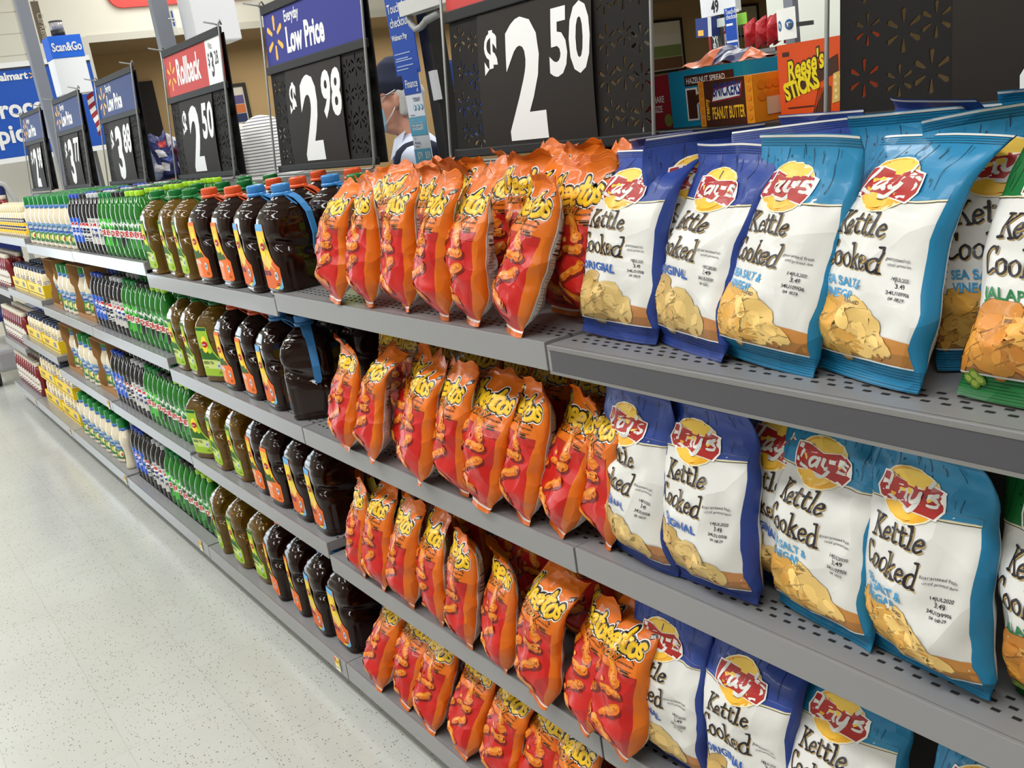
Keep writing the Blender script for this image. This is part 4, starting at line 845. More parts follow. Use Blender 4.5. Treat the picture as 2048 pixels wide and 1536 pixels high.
# ------------------------------------------------------------------ red sauce bottles at the far end
def sauce():
    t = thing('sauce_bottle', 'sauce', 'bottle', group='dark red sauce bottles'); mb = MB(); n = 24
    mb.loft([[(a*math.cos(2*PI*i/n), b*math.sin(2*PI*i/n), z) for i in range(n)] for z, a, b in ((0, .036, .026), (.004, .040, .029), (.10, .040, .029), (.16, .040, .029), (.19, .034, .026), (.215, .022, .020))], C(128, 30, 34, 'plastic')); mb.build('bottle', t)
    mb = MB(); mb.lathe([(0, .215), (.021, .215), (.023, .217), (.023, .240), (.021, .242), (0, .242)], C(226, 216, 196, 'plastic'), 20); mb.build('cap', t)
    A = Art(); A.rect(-.032, .03, .032, .165, C(120, 24, 30), 1); A.poly([(-.02, .05), (.022, .05), (.026, .11), (.012, .14), (-.014, .13)], C(232, 226, 214), 2); A.text('SAUCE', 0, .085, .012, C(110, 24, 30), 3, .7, .03, 'c'); A.rect(-.012, .034, .014, .044, C(232, 226, 214), 2)
    mb = MB(); mb.art(A, lambda x, z, o: (x, -.0292*math.sqrt(max(.02, 1-(x/.0402)**2))-o-.0008, z), [i*.006 for i in range(-5, 6)], []); mb.build('label', t); return t
SA = sauce()
for ri in range(4):
    for j in range(2):
        for i in range(10): place(SA, (-7.09+i*.092, .05+j*.075, TOPS['sauce'][ri]+.0005), (0, 0, .3), 'dark red sauce bottle, %s from left in %s row of %s shelf' % (ORD[i], ('front', 'second')[j], SHN[ri]))
# ------------------------------------------------------------------ behind the run: checkout lanes and far wall
def slabY(name, label, cat, tl, br, Y, th, mat, art=None, group=None, parts=None, ry=0):
    """upright slab facing the aisle; art is drawn in metres from its lower left corner"""
    a, b = PY(*tl, Y), PY(*br, Y); w, h = b.x-a.x, a.z-b.z
    t = thing(name, label, cat, (a.x, Y, b.z), (0, ry, 0), group)
    mb = MB().box(0, 0, 0, w, th, h, mat)
    if art: A = Art(); art(A, w, h); mb.art(A, lambda x, z, o: (x, -o*3, z), sm=False)
    mb.build('panel', t); return t, w, h
def slabX(name, label, cat, tl, br, X, th, mat, art=None, group=None):
    """upright slab facing along the run toward the near end"""
    a, b = PX(*tl, X), PX(*br, X); w, h = b.y-a.y, a.z-b.z
    t = thing(name, label, cat, (X, a.y, b.z), (0, 0, 0), group)
    mb = MB().box(-th, 0, 0, 0, w, h, mat)
    if art: A = Art(); art(A, w, h); mb.art(A, lambda x, z, o: (o*8, x, z), sm=False)
    mb.build('panel', t); return t, w, h
WH = C(238, 238, 236); WBLUE = C(22, 82, 180); BLK_ = C(34, 31, 28); POST = M('post_grey', (128, 132, 142), .4, coat=.2)
# blue pickup board on the far side
def board(A, w, h):
    A.rect(0, h-.02, w, h, C(60, 66, 84), 1); A.rect(0, 0, w, .05, WH, 1)
    A.text('Walmart', 1.175-BY, 2.575-1.79, .072, WH, 2, 1.0, .04, 'r'); spark(A, 1.235-BY, 2.60-1.79, .05, YEL, 2)
    gw = text_geo('G', .03)[2]*.175/.72*.95; A.text('Grocery', .815-BY-gw, 2.225-1.79, .175, WH, 2, .95, .03); A.text('pickup', .75-BY, 1.985-1.79, .175, WH, 2, .95, .03)
BY = .30
a, b = PX(0, 131, -10.), PX(103, 318, -10.)
t = thing('pickup_board', 'large blue board with white lettering at the far left', 'sign', (-10, BY, 1.79)); A = Art(); board(A, 1.5, .90)
mb = MB().box(-.06, 0, 0, 0, 1.5, .90, WBLUE); MB().box(-.06, 0, .90, .02, 1.5, .95, WH).build('top_trim', t); mb.art(A, lambda x, z, o: (o*8, x, z), sm=False); mb.build('panel', t)
for y in (.1, 1.3): MB().box(-.055, y, -1.79, -.01, y+.05, 0, DGREY).build('leg', t)
def column(px0, px1, X, label):
    p, q = PX(px0, 0, X), PX(px1, 0, X); mb = MB().box(X-.09, p.y, 0, X, q.y, 4.49, POST, .006)
    o = mb.build('steel_post'); tag(o, label, 'post'); return o
column(30, 56, -7.7, 'tall blue grey steel post left of the white lane box'); column(302, 334, -6.2, 'tall blue grey steel post behind the red rollback sign')
slabX('hanging_blade_sign', 'dark brown vertical blade sign beside the left steel post', 'sign', (60, 0), (96, 82), -8.6, .03, C(98, 84, 66), lambda A, w, h: (A.text('Car', w*.35, h*.72, .055, C(190, 178, 150), 1, .8, 0, 'l', rot=-PI/2), A.text('Rental', w*.35, h*.42, .055, C(190, 178, 150), 1, .8, 0, 'l', rot=-PI/2)))
o = bpy.data.objects['hanging_blade_sign']; o.location.z = 2.74; MB().box(-.018, .03, .34, -.012, .036, 4.499-2.74, DGREY).build('hanger', o)
# white lane box with blue head and beacon
a, b = PX(95, 73, -8), PX(192, 182, -8); t = thing('lane_light_box', 'white lane box with blue scan and go head on a pole', 'sign', (-8, a.y, b.z)); W, Hh = b.y-a.y-.02, a.z-b.z
MB().box(-.24, 0, 0, 0, W, Hh*.62, C(244, 245, 247), .004).build('light_body', t)
A = Art(); A.text('Scan&Go', W*.5, Hh*.62+.055, .068, WH, 1, .68, .03, 'c'); mb = MB().box(-.245, -.004, Hh*.62, .004, W+.004, Hh, C(26, 104, 222), .003); mb.art(A, lambda x, z, o: (.004+o*8, x, z), sm=False); mb.build('head_band', t)
mb = MB(); mb.lathe([(0, Hh), (.055, Hh), (.055, Hh+.055), (0, Hh+.055)], C(40, 38, 38), 24, -.12, W*.45); mb.build('beacon_base', t)
mb = MB(); mb.lathe([(0, Hh+.056), (.053, Hh+.056), (.053, Hh+.118), (0, Hh+.118)], M('beacon_lens', (176, 172, 172), .15, coat=.5), 24, -.12, W*.45); mb.build('beacon_lens', t)
MB().lathe([(0, Hh+.119), (.055, Hh+.119), (.055, Hh+.13), (0, Hh+.13)], C(70, 68, 68), 24, -.12, W*.45).build('beacon_top', t)
MB().box(-.145, W*.4, -b.z, -.095, W*.4+.05, 0, POST).build('pole', t)
# red rounded header sign
a, b = PX(217, 0, -10.96), PX(232, 16, -10.96); R_ = .14; y0, y1, z0, z1 = a.y, a.y+1.75, b.z, b.z+.8
P = [];
for cy, cz, a0 in ((y1-R_, z0+R_, -PI/2), (y1-R_, z1-R_, 0), (y0+R_, z1-R_, PI/2), (y0+R_, z0+R_, PI)):
    for k in range(7): P.append((cy+R_*math.cos(a0+PI/2*k/6), cz+R_*math.sin(a0+PI/2*k/6)))
n = len(P); mb = MB(); mb.add([(-10.96, y, z) for y, z in P]+[(-11, y, z) for y, z in P], [tuple(range(n)), tuple(range(n, 2*n))[::-1]]+[(i, i+n, (i+1) % n+n, (i+1) % n) for i in range(n)], C(222, 74, 66)); o = mb.build('red_wall_sign'); tag(o, 'red rounded wall sign cut by the top edge of the photo', 'sign')
# white lane light box
a, b = PX(370, 0, -6), PX(485, 75, -6); t = thing('lane_light_box', 'plain white lane box hanging above the red rollback sign', 'sign', (-6, a.y+.03, b.z-.01))
MB().box(-.28, 0, 0, 0, b.y-a.y-.03, .55, M('lane_box_white', (246, 246, 250), .35), .012).build('light_body', t); MB().box(-.17, .18, .55, -.12, .23, 4.49-b.z, POST).build('hanger', t)
slabX('hanging_flyer', 'small blue and white flyer hanging on the right steel post', 'flyer', (337, 18), (357, 70), -6.199, .004, C(240, 238, 228), lambda A, w, h: (A.rect(.01, h*.35, w-.01, h*.92, WBLUE, 1), A.rect(.03, h*.5, w-.03, h*.54, WH, 2), A.rect(.03, h*.62, w-.05, h*.66, WH, 2)))
# stars-and-stripes bunting: striped drape
a, b = PX(170, 188, -8.05), PX(206, 268, -8.05); mb = MB(); A = Art(); wv, hv = b.y-a.y, a.z-b.z
for i in range(9): A.rect(0, hv*i/9, wv, hv*(i+1)/9, C(150, 34, 48) if i % 2 == 0 else C(232, 226, 222), 0)
mb.art(A, lambda x, z, o: (-8.05+.02*math.sin(z*22), a.y+x*(.55+.45*z/hv)+(hv-z)*.08, b.z+z+x*.55-wv*.3), [wv*i/6 for i in range(1, 6)], []); o = mb.build('striped_flag'); MB().box(-8.053, a.y+.02, a.z-.03, -8.049, a.y+.026, 2.30, WH).build('cord', o); tag(o, 'red and white striped flag hanging under the white lane box', 'flag')
# framed pictures on the recess wall
def frame(tl, br, X, label, cols):
    a, b = PX(*tl, X), PX(*br, X); w, h = b.y-a.y, a.z-b.z; t = thing('picture_frame', label, 'picture', (X, a.y, b.z), (0, 0, 0), 'framed pictures on the far wall'); fw = .045
    mb = MB(); mb.box(-.03, 0, 0, .02, fw, h, BLK_); mb.box(-.03, w-fw, 0, .02, w, h, BLK_); mb.box(-.03, fw, 0, .02, w-fw, fw, BLK_); mb.box(-.03, fw, h-fw, .02, w-fw, h, BLK_); mb.build('frame', t)
    mb = MB().box(-.03, fw, fw, 0, w-fw, h-fw, C(*cols[0])); A = Art()
    for i, c in enumerate(cols[1:]): A.rect(fw+.02, fw+.02+i*(h-2*fw)/4, w-fw-.02, fw+.02+(i+1)*(h-2*fw)/4-.01, C(*c), 1)
    mb.art(A, lambda x, z, o: (o*8, x, z), sm=False); mb.build('picture', t)
frame((430, 172), (507, 250), -12.86, 'black framed colourful picture on the tan wall behind the red sign', [(214, 206, 190), (40, 50, 90), (200, 110, 60), (90, 80, 130)])
frame((1262, 46), (1372, 140), -12.86, 'black framed poster partly behind the largest price sign', [(226, 218, 196), (120, 84, 60), (130, 150, 90), (228, 222, 204)])
frame((1440, 14), (1520, 70), -12.86, 'black framed poster behind the white 49 lane sign', [(206, 196, 168), (150, 150, 110), (206, 196, 168)])
MB().lathe([(0, 0), (.06, 0), (.06, 1.75), (.05, 1.78), (0, 1.78)], M('brass', (150, 118, 64), .35, metal=.4), 16, -10.2, 2.47).build('brass_pillar'); tag(bpy.data.objects['brass_pillar'], 'slim brass pillar behind the 3.88 price sign', 'pillar')
# ------------------------------------------------------------------ register post with banners
WIN = C(20, 72, 172); LB = C(90, 168, 202)
a, b = PY(826, 0, 1.06), PY(873, 120, 1.06); t = thing('register_post', 'black register post behind the blue checkout banner', 'post', (a.x, 1.06, 0))
MB().box(0, 0, 0, .075, .07, 2.5, BLK_, .004).build('column', t); MB().box(-.1, -.08, 0, .3, .2, .02, BLK_).build('foot', t)
def ban1(A, w, h):
    A.text('Touch-free', .012, h-.055, .034, WH, 1, .8, .01); A.text('checkout', .016, h-.105, .034, WH, 1, .8, .01); A.text('Walmart Pay', .012, h-.152, .020, WH, 1, .8, .02)
    for i, (y, q) in enumerate(((.075, .12), (.058, .1), (.05, .13), (.03, .13), (.018, .09))): A.rect(.012+.006*(i % 2), y, .012+q, y+.004, C(170, 190, 230), 1)
slabY('checkout_banner', 'blue touch-free checkout banner on the register post', 'banner', (768, 0), (840, 143), 1.02, .004, WIN, ban1)
def ban2(A, w, h):
    A.rect(0, h-.085, w, h, WIN, 1); A.text('Finance', .016, h-.06, .030, WH, 2, .75, .01); A.text('all', w-.03, h-.078, .014, WH, 2, .8, .01); A.rect(0, 0, w, .055, LB, 1); A.rect(0, .105, w, .175, LB, 1); A.text('Install', .018, .125, .030, WH, 2, .85, 0); A.text('TODAY', .055, h-.112, .014, C(60, 70, 110), 2, .8, .02)
    for i in range(3): A.ell(.06+i*.026, h-.135, .009, .011, LB, 2, n=12); A.ell(.06+i*.026, h-.135, .005, .007, WH, 3, n=10)
    for i in range(5): A.rect(.015, h-.162-i*.011, .05+.016*((i*3) % 5), h-.159-i*.011, C(150, 155, 170), 2)
    A.text('TV', .018, .088, .010, C(90, 95, 120), 2, .8, .01); A.text('Mounting', .018, .074, .010, C(90, 95, 120), 2, .75, .01); A.text('Service', .018, .061, .010, C(90, 95, 120), 2, .75, .01); A.text('$79', .022, .018, .026, WH, 2, .7, .01); A.text('$59', .082, .018, .026, WH, 2, .7, .01)
slabY('finance_banner', 'white and blue finance banner below the touch-free banner', 'banner', (803, 145), (866, 325), 1.02, .004, C(226, 230, 238), ban2)
t, w_, h_ = slabY('conduit_box', 'white cable box at the top beside the blue banner', 'cable box', (795, 6), (905, 0), .98, .06, C(226, 224, 220))
mb = MB(); mb.tube([(.02, .03, -.001), (.022, .03, -.03), (.05, .03, -.052), (.09, .03, -.048), (.13, .03, -.032), (.22, .03, -.022)], .012, C(176, 176, 174, 'plastic'), 10)
for i in range(14): q = .13+i*.0065; mb.tube([(q, .03, -.032+(q-.13)*.11), (q+.003, .03, -.0317+(q-.13)*.11)], .0138, C(176, 176, 174, 'plastic'), 10)
mb.build('flexible_conduit', t)
def fraud(A, w, h):
    A.stroke([(.008, .008), (w-.008, .008), (w-.008, h-.008), (.008, h-.008), (.008, .008)], .003, C(120, 170, 230), 1, False)
    A.stroke([(w*.5-.075, h*.5), (w*.5, h*.93), (w*.5+.075, h*.5), (w*.5-.075, h*.5)], .010, YEL, 1, False); A.stroke([(w*.5, h*.82), (w*.5, h*.64)], .010, YEL, 2, False); A.ell(w*.5, h*.57, .007, .007, YEL, 2)
    A.text('FRAUD WARNING', w*.5, h*.40, .020, YEL, 1, .74, .02, 'c')
    for i in range(6): A.rect(.02, h*.33-i*.018, .16-.02*(i % 3), h*.33-i*.018+.006, C(200, 214, 240), 1)
slabY('warning_sign', 'blue fraud warning sign beside the register post', 'sign', (868, 128), (990, 268), 1.25, .006, C(24, 84, 190), fraud)
slabY('paper_pad', 'pad of white paper clipped to the register post', 'paper', (858, 143), (876, 200), 1.04, .02, C(214, 214, 218), ry=-.05)
# ------------------------------------------------------------------ chocolate boxes on the lane shelf behind the crisps
t = thing('lane_shelf', 'dark shelf of the next lane carrying the chocolate boxes', 'shelf', (-.1, .56, 0)); MB().box(-.5, 0, 1.515, .5, .34, 1.535, BLK_).build('shelf_board', t); MB().box(-.5, .30, 0, .5, .34, 1.515, BLK_).build('back_panel', t)
for q in (-.48, .46): MB().box(q, 0, 0, q+.02, .30, 1.515, BLK_).build('side_panel', t)
def cbox(label, x0, x1, y0, z0, h, dep, rz, front, side, art, sart=None):
    t = thing('chocolate_box', label, 'box', ((x0+x1)/2, y0, z0), (0, 0, rz), 'chocolate boxes'); w = (x1-x0)/2
    mb = MB().box(-w, 0, 0, w, dep, h, side); A = Art(); A.rect(-w, 0, w, h, front, 1); art(A, w, h); mb.art(A, lambda x, z, o: (x, -o*2, z), sm=False)
    if sart: A = Art(); sart(A, dep, h); mb.art(A, lambda x, z, o: (w+o*2, x, z), sm=False)
    mb.build('carton', t); return t
Z0 = 1.5355; TQ = C(20, 146, 188, 'gloss'); BR = C(74, 38, 26, 'gloss'); ORG = C(236, 150, 36, 'gloss')
def am(A, w, h):
    A.rect(-w+.045, h-.034, w-.02, h-.012, BR, 2); A.text('HAZELNUT SPREAD', -w+.05, h-.029, .012, WH, 3, .72, .02)
    for m, l, k in ((WH, 3, .004), (BR, 4, 0)):
        A.rect(-w+.05-k, .016-k, -w+.075+k, h-.042+k, m, l); A.poly([(-w+.075, h-.055+k), (-w+.10, h-.042+k), (-w+.118+k, h-.055), (-w+.118+k, .016-k), (-w+.098-k, .016-k), (-w+.098-k, h-.062-k), (-w+.075, h-.072-k)], m, l)
cbox('turquoise hazelnut chocolate box behind the yellow peanut butter box', -.335, -.135, .66, Z0, .118, .12, .06, TQ, TQ, am)
cbox('dark red chocolate box at the left end of the boxes', -.43, -.345, .665, Z0, .115, .12, .04, C(160, 26, 40, 'gloss'), C(150, 24, 38, 'gloss'), lambda A, w, h: (A.text('SHARE', .0, h*.5, .014, WH, 2, .7, .02, 'c'), A.text('SIZE', 0, h*.32, .014, WH, 2, .7, .02, 'c'), A.ell(.028, h*.15, .012, .014, C(130, 140, 40), 2)))
def asn(A, w, h):
    A.rect(-w+.018, .0, w-.022, h, BR, 2); A.poly([(-w+.04, .046), (w-.035, .052), (w-.028, h-.008), (-w+.05, h-.016)], C(150, 30, 56), 3); A.poly([(-w+.043, .049), (w-.038, .055), (w-.032, h-.012), (-w+.053, h-.020)], WH, 4)
    A.text('SNICKERS', .006, .058, .025, C(30, 50, 120), 5, .54, .03, 'c', shear=.12); A.text('PEANUT BUTTER', .008, .014, .024, C(248, 190, 40), 5, .39, .02, 'c'); A.text('creamy', -w+.032, .012, .013, C(248, 190, 40), 5, .8, .02, 'l', rot=PI/2)
    for i in range(5): A.ell(w-.011, .012+i*.018, .007, .006, C(230, 130, 20), 3, n=8); A.ell(-w+.009, .012+i*.018, .006, .006, C(230, 130, 20), 3, n=8)
def ssn(A, d, h):
    A.rect(.03, .012, .075, .045, C(226, 206, 170), 2); A.text('24', .07, h-.03, .022, BR, 2, .7, .02)
    for i in range(6): A.ell(.02+.018*(i % 3), h-.02-.022*(i//3), .010, .009, C(226, 130, 20), 1, n=8)
cbox('yellow and brown peanut butter chocolate box in the middle', -.205, -.04, .60, Z0, .090, .10, -.12, ORG, ORG, asn, ssn)
def are(A, w, h):
    A.rect(-w+.012, h-.022, -w+.028, h-.014, BR, 2); A.poly([(-w+.012, .030), (w-.02, .075), (w-.02, .105), (-w+.012, .062)], BR, 2); A.text('STiCKS', -w+.016, .034, .030, C(252, 226, 30), 4, .62, .05, rot=.24)
    for b_, l, m in ((.10, 2, BR), (.03, 3, C(252, 226, 30))): A.text("Reese's", -w+.022, .068, .034, m, l, .60, b_, shear=.25, rot=.22)
    A.poly([(-.005, .004), (.035, .004), (.04, .05), (.03, .055)], C(96, 46, 24), 3); A.poly([(.04, .02), (w-.006, .026), (w-.006, .078), (.046, .072)], C(226, 186, 96), 3); A.rect(-w+.018, .018, .0, .0205, BR, 3)
    for i in range(6): A.stroke([(-.002+i*.006, .006), (.012+i*.004, .05)], .0012, C(60, 26, 14), 4, False)
    for i in range(12): A.ell(.05+(i % 3)*.012, .03+(i//3)*.012, .004, .004, C(250, 220, 150), 4, n=7)
cbox('tall orange wafer stick box with torn top edge', .0, .155, .62, Z0, .135, .10, .02, C(234, 84, 24, 'gloss'), C(226, 80, 24, 'gloss'), are)
t = thing('candy_bag', 'crumpled orange and blue candy bag on the turquoise box', 'candy bag', (-.25, .72, Z0+.1185)); mb = MB(); A = Art()
fo = lambda r, g_, b: C(r, g_, b, 'foil'); A.rect(0, 0, .2, .1, fo(226, 110, 50), 0); A.rect(.1, .0, .17, .1, fo(34, 40, 90), 1); A.rect(.13, .02, .155, .08, fo(190, 190, 200), 2); A.rect(.02, .03, .09, .05, fo(60, 90, 160), 1); A.rect(.03, .07, .08, .09, fo(230, 230, 235), 1)
mb.art(A, lambda x, y, o: (x-.1, y-.02, max(0.0, .034*math.sin(PI*x/.2)*math.sin(PI*max(0, min(1, y/.1)))+.016*noise.noise(Vector((x*26, y*22, 3)))+.002)+o), [.01*i for i in range(1, 20)], [.01*i for i in range(1, 10)]); mb.build('bag_body', t)
MB().box(-.1, -.02, 0, .1, .08, .0005, fo(226, 110, 50)).build('bag_back', t)
# ------------------------------------------------------------------ right-hand far lane
t, w_, h_ = slabY('lane_partition', 'grey steel lane partition behind the chocolate boxes', 'partition', (1462, 108), (1700, 300), 3.2, .05, M('partition_grey', (106, 104, 104), .5), lambda A, w, h: (A.rect(0, h-.02, w, h, C(120, 118, 118), 1), A.rect(.30, 0, .33, h, C(124, 122, 122), 1), [A.rect(.285, .02+i*.03, .293, .032+i*.03, BLK_, 1) for i in range(12)]))
MB().box(.02, .05, -1.29, w_-.02, .09, 0, C(100, 98, 98)).build('base', t)
t = thing('price_tent', 'white folded card with round 97 cent stickers', 'sign', tuple(PY(1567, 80, 3.0))); Wt = .06
for nm, ang in (('left_leaf', .95), ('right_leaf', -.12)):
    mb = MB(); dx, dy = math.cos(ang), math.sin(ang); s_ = -1 if nm == 'left_leaf' else 1; A = Art(); A.rect(0, 0, .075, .14, C(244, 242, 236), 0); A.ell(.038, .065, .024, .024, C(44, 96, 150), 1); A.text('97\u00a2', .038, .056, .020, WH, 2, .75, .03, 'c')
    mb.art(A, (lambda x, z, o: (-(.075-x)*.72-o*.6, (.075-x)*.35-o*2, z)) if s_ < 0 else (lambda x, z, o: (x, x*.08-o*2, z)), sm=False); mb.build(nm, t)
MB().box(.04, -.004, .05, .052, .16, .07, DGREY).build('clip', t)
p = PY(1566, 0, 3.1); MB().box(p.x, 3.1, 0, p.x+.055, 3.14, 2.6, POST).build('lane_pole'); tag(bpy.data.objects['lane_pole'], 'blue grey pole beside the 97 cent card', 'post')
slabY('white_board', 'large plain white board at the top right behind the lanes', 'board', (1530, -30), (1700, 78), 3.9, .03, C(226, 230, 218)); MB().box(0, .03, -1.75, .05, .06, 0, DGREY).build('leg', bpy.data.objects['white_board']); MB().box(.45, .03, -1.75, .5, .06, 0, DGREY).build('leg', bpy.data.objects['white_board'])
slabY('lane_number_sign', 'white lane sign numbered 49', 'sign', (1398, -20), (1472, 22), 4.2, .05, C(236, 238, 240), lambda A, w, h: A.text('49', w*.42, .02, .075, INK, 1, .62, .03, 'c'))
MB().box(.12, .01, -1.9, .15, .04, .0, DGREY).build('pole', bpy.data.objects['lane_number_sign'])
def ban3(A, w, h):
    A.rect(0, h*.56, w, h, WIN, 1); A.text('Touch-free', .01, h*.92, .030, WH, 2, .62, .01); A.text('checkout', .012, h*.85, .030, WH, 2, .62, .01); A.rect(.01, h*.76, w*.7, h*.79, WH, 2); A.rect(0, h*.40, w, h*.53, WIN, 1); A.text('Finance', .012, h*.44, .030, WH, 2, .6, .01); A.rect(0, .0, w, h*.12, WIN, 1); A.rect(0, h*.18, w, h*.26, LB, 1)
slabY('checkout_banner', 'narrow blue checkout banner under the white 49 lane sign', 'banner', (1448, 18), (1482, 160), 4.1, .01, C(226, 230, 238), ban3); MB().box(.01, .011, -1.575, .05, .04, .3, BLK_).build('pole', bpy.data.objects['checkout_banner.001'])
def rk(A, w, h):
    A.rect(.02, h*.3, w*.78, h*.95, BLK_, 1); A.text('HELP', .04, h*.74, .055, WH, 2, .7, 0); A.text('YOUR', .04, h*.54, .055, WH, 2, .7, .02); A.text('BUSINESS', .04, h*.36, .05, WH, 2, .55, .03); A.rect(.0, h*.17, w*.8, h*.29, C(170, 150, 200), 2); A.rect(w*.4, h*.03, w*.7, h*.13, C(240, 200, 60), 1)
slabY('magazine_rack', 'red rack holding a black help-your-business booklet', 'rack', (1415, 57), (1455, 125), 4.3, .08, C(168, 24, 34), rk); MB().box(.1, .08, -1.688, .14, .12, .1, BLK_).build('pole', bpy.data.objects['magazine_rack'])
slabY('gift_card_box', 'blue and white box tilted above the red magazine rack', 'box', (1389, 38), (1424, 70), 4.1, .07, C(44, 62, 130), lambda A, w, h: (A.rect(w*.78, 0, w, h, C(214, 216, 220), 1), A.rect(.02, .01, .07, .045, C(240, 190, 90), 1)), ry=.06)
t = slabY('green_card', 'lime green note card right of the blue banner', 'card', (1473, 28), (1494, 47), 4.15, .005, C(150, 214, 80))[0]; MB().box(.01, .006, -t.location.z+.001, .016, .012, .02, DGREY).build('stem', t); t = slabY('white_clip_card', 'white clipped card left of the blue banner', 'card', (1424, 40), (1450, 52), 4.15, .005, C(220, 226, 220))[0]; MB().box(.03, .006, -t.location.z+.001, .036, .012, .02, DGREY).build('stem', t)
t = slabY('notice_card', 'small white notice card with blue lines near the banner foot', 'card', (1444, 135), (1464, 150), 3.3, .005, C(240, 242, 244), lambda A, w, h: (A.rect(.01, .015, w-.01, .026, WIN, 1), A.rect(.01, .035, w-.01, .046, WIN, 1)))[0]; MB().box(.01, .006, -t.location.z+.001, .016, .012, .02, DGREY).build('stem', t)
rnd = random.Random(31)
for i in range(6):
    a = PY(1498+i*11, 101-i*2, 3.5); mb = MB(); A = Art(); A.rect(0, 0, .16, .13, C(176, 28, 36, 'foil'), 0)
    mb.art(A, lambda x, z, o: (x*.5, -.03*math.sin(PI*x/.16)*math.sin(PI*z/.13)+.01*noise.noise(Vector((x*30, z*30, i))), z+x*.2), [.02*k for k in range(1, 8)], [.02*k for k in range(1, 7)])
    mb.art(A, lambda x, z, o: (x*.5, .03*math.sin(PI*x/.16)*math.sin(PI*z/.13)+.012, z+x*.2), [.02*k for k in range(1, 8)], [.02*k for k in range(1, 7)])
    o = mb.build('red_pouch'); o.location = (a.x, 3.47+.09*(i % 2), a.z+.003); tag(o, 'glossy dark red pouch, %s from left on the grey partition ledge' % ORD[i], 'pouch', 'red pouches on the ledge')
p = PY(1500, 108, 3.5); MB().box(p.x-.1, 3.42, p.z-.02, p.x+.7, 3.66, p.z-.002, C(110, 108, 108)).build('pouch_ledge'); MB().box(.0, .0, -1.2, .0, 0, 0, DGREY) ; tag(bpy.data.objects['pouch_ledge'], 'grey ledge carrying the red pouches behind the partition', 'shelf')
MB().box(p.x-.1, 3.62, 0, p.x+.7, 3.66, p.z-.021, C(110, 108, 108)).build('back_panel', None).name = 'pouch_ledge_support'; tag(bpy.data.objects['pouch_ledge_support'], 'grey panel standing under the red pouches ledge', 'panel')
# ------------------------------------------------------------------ bags of party goods behind the 2.50 sign
rnd = random.Random(3)
for i, (px, py, c) in enumerate(((306, 348, (60, 74, 120)), (322, 350, (150, 160, 190)), (340, 346, (40, 46, 96)), (356, 348, (186, 40, 44)), (370, 346, (96, 40, 70)), (333, 318, (52, 54, 104)), (362, 318, (214, 208, 210)))):
    p = PX(px, py, -5.4+.03*(i % 3)); mb = MB(); A = Art(); A.rect(0, 0, .12, .2, C(*c, 'foil'), 0); A.rect(.02, .05, .07, .1, C(225, 222, 226, 'foil'), 1); A.rect(.05, .12, .1, .16, C(200, 60, 60, 'foil') if i % 2 else C(70, 90, 160, 'foil'), 1)
    for s_ in (1, -1): mb.art(A, lambda x, z, o: (s_*(.035*math.sin(PI*x/.12)*math.sin(PI*z/.2)**.5 if 0 < z < .2 else 0)+s_*o+.02*noise.noise(Vector((x*25, z*20, i))), x-.06+.02*noise.noise(Vector((z*14, 5, i))), z*(.95+.1*math.sin(x*60))), [.015*k for k in range(1, 8)], [.02*k for k in range(1, 10)])
    o = mb.build('party_bag'); o.location = (p.x, p.y, p.z-.03); o.rotation_euler = (rnd.uniform(-.2, .2), 0, rnd.uniform(-.3, .3)); tag(o, '%s party goods bag, %s from left in the pile behind the rail' % (('navy', 'pale blue', 'dark blue', 'red', 'purple', 'navy striped', 'white')[i], ORD[i]), 'bag', 'party goods bags')
p = PX(335, 350, -5.4); MB().box(-5.6, p.y-.25, p.z-.07, -5.2, p.y+.3, p.z-.035, DGREY).box(-5.45, p.y, 0, -5.4, p.y+.05, p.z-.07, DGREY).build('display_table'); tag(bpy.data.objects['display_table'], 'grey stand under the pile of party goods bags', 'table')
# ------------------------------------------------------------------ electric cart at the far left end
t = thing('electric_cart', 'electric shopping cart with navy seat back and grey tube at far left', 'cart', (-8.3, .20, 0)); NV = C(36, 46, 104, 'plastic')
MB().box(-.28, -.22, .95, -.2, .28, 1.62, NV, .03).build('seat_back', t); MB().box(-.25, -.22, .50, .25, .28, .56, NV, .02).build('seat', t); MB().box(-.4, -.24, .12, .5, .30, .30, C(150, 148, 150, 'plastic'), .03).build('chassis', t); MB().box(-.1, -.05, .30, .1, .1, .50, DGREY).build('seat_post', t)
MB().box(-.28, -.05, .56, -.22, .1, .95, DGREY).build('seat_stay', t)
mb = MB(); mb.tube([(-.2, -.30, .56), (-.2, -.30, 1.45), (-.2, -.24, 1.60), (-.2, -.10, 1.67), (-.2, .14, 1.67), (-.2, .28, 1.60), (-.2, .34, 1.45), (-.2, .34, .56)], .022, C(186, 186, 182, 'metal'), 10); mb.build('grab_tube', t)
TY = C(34, 33, 34, 'plastic')
for x, y in ((.36, -.27), (.36, .33), (-.3, -.27), (-.3, .33)):
    mb = MB(); mb.tube([(x, y-.035, .12), (x, y+.035, .12)], .12, TY, 24); mb.build('wheel', t)
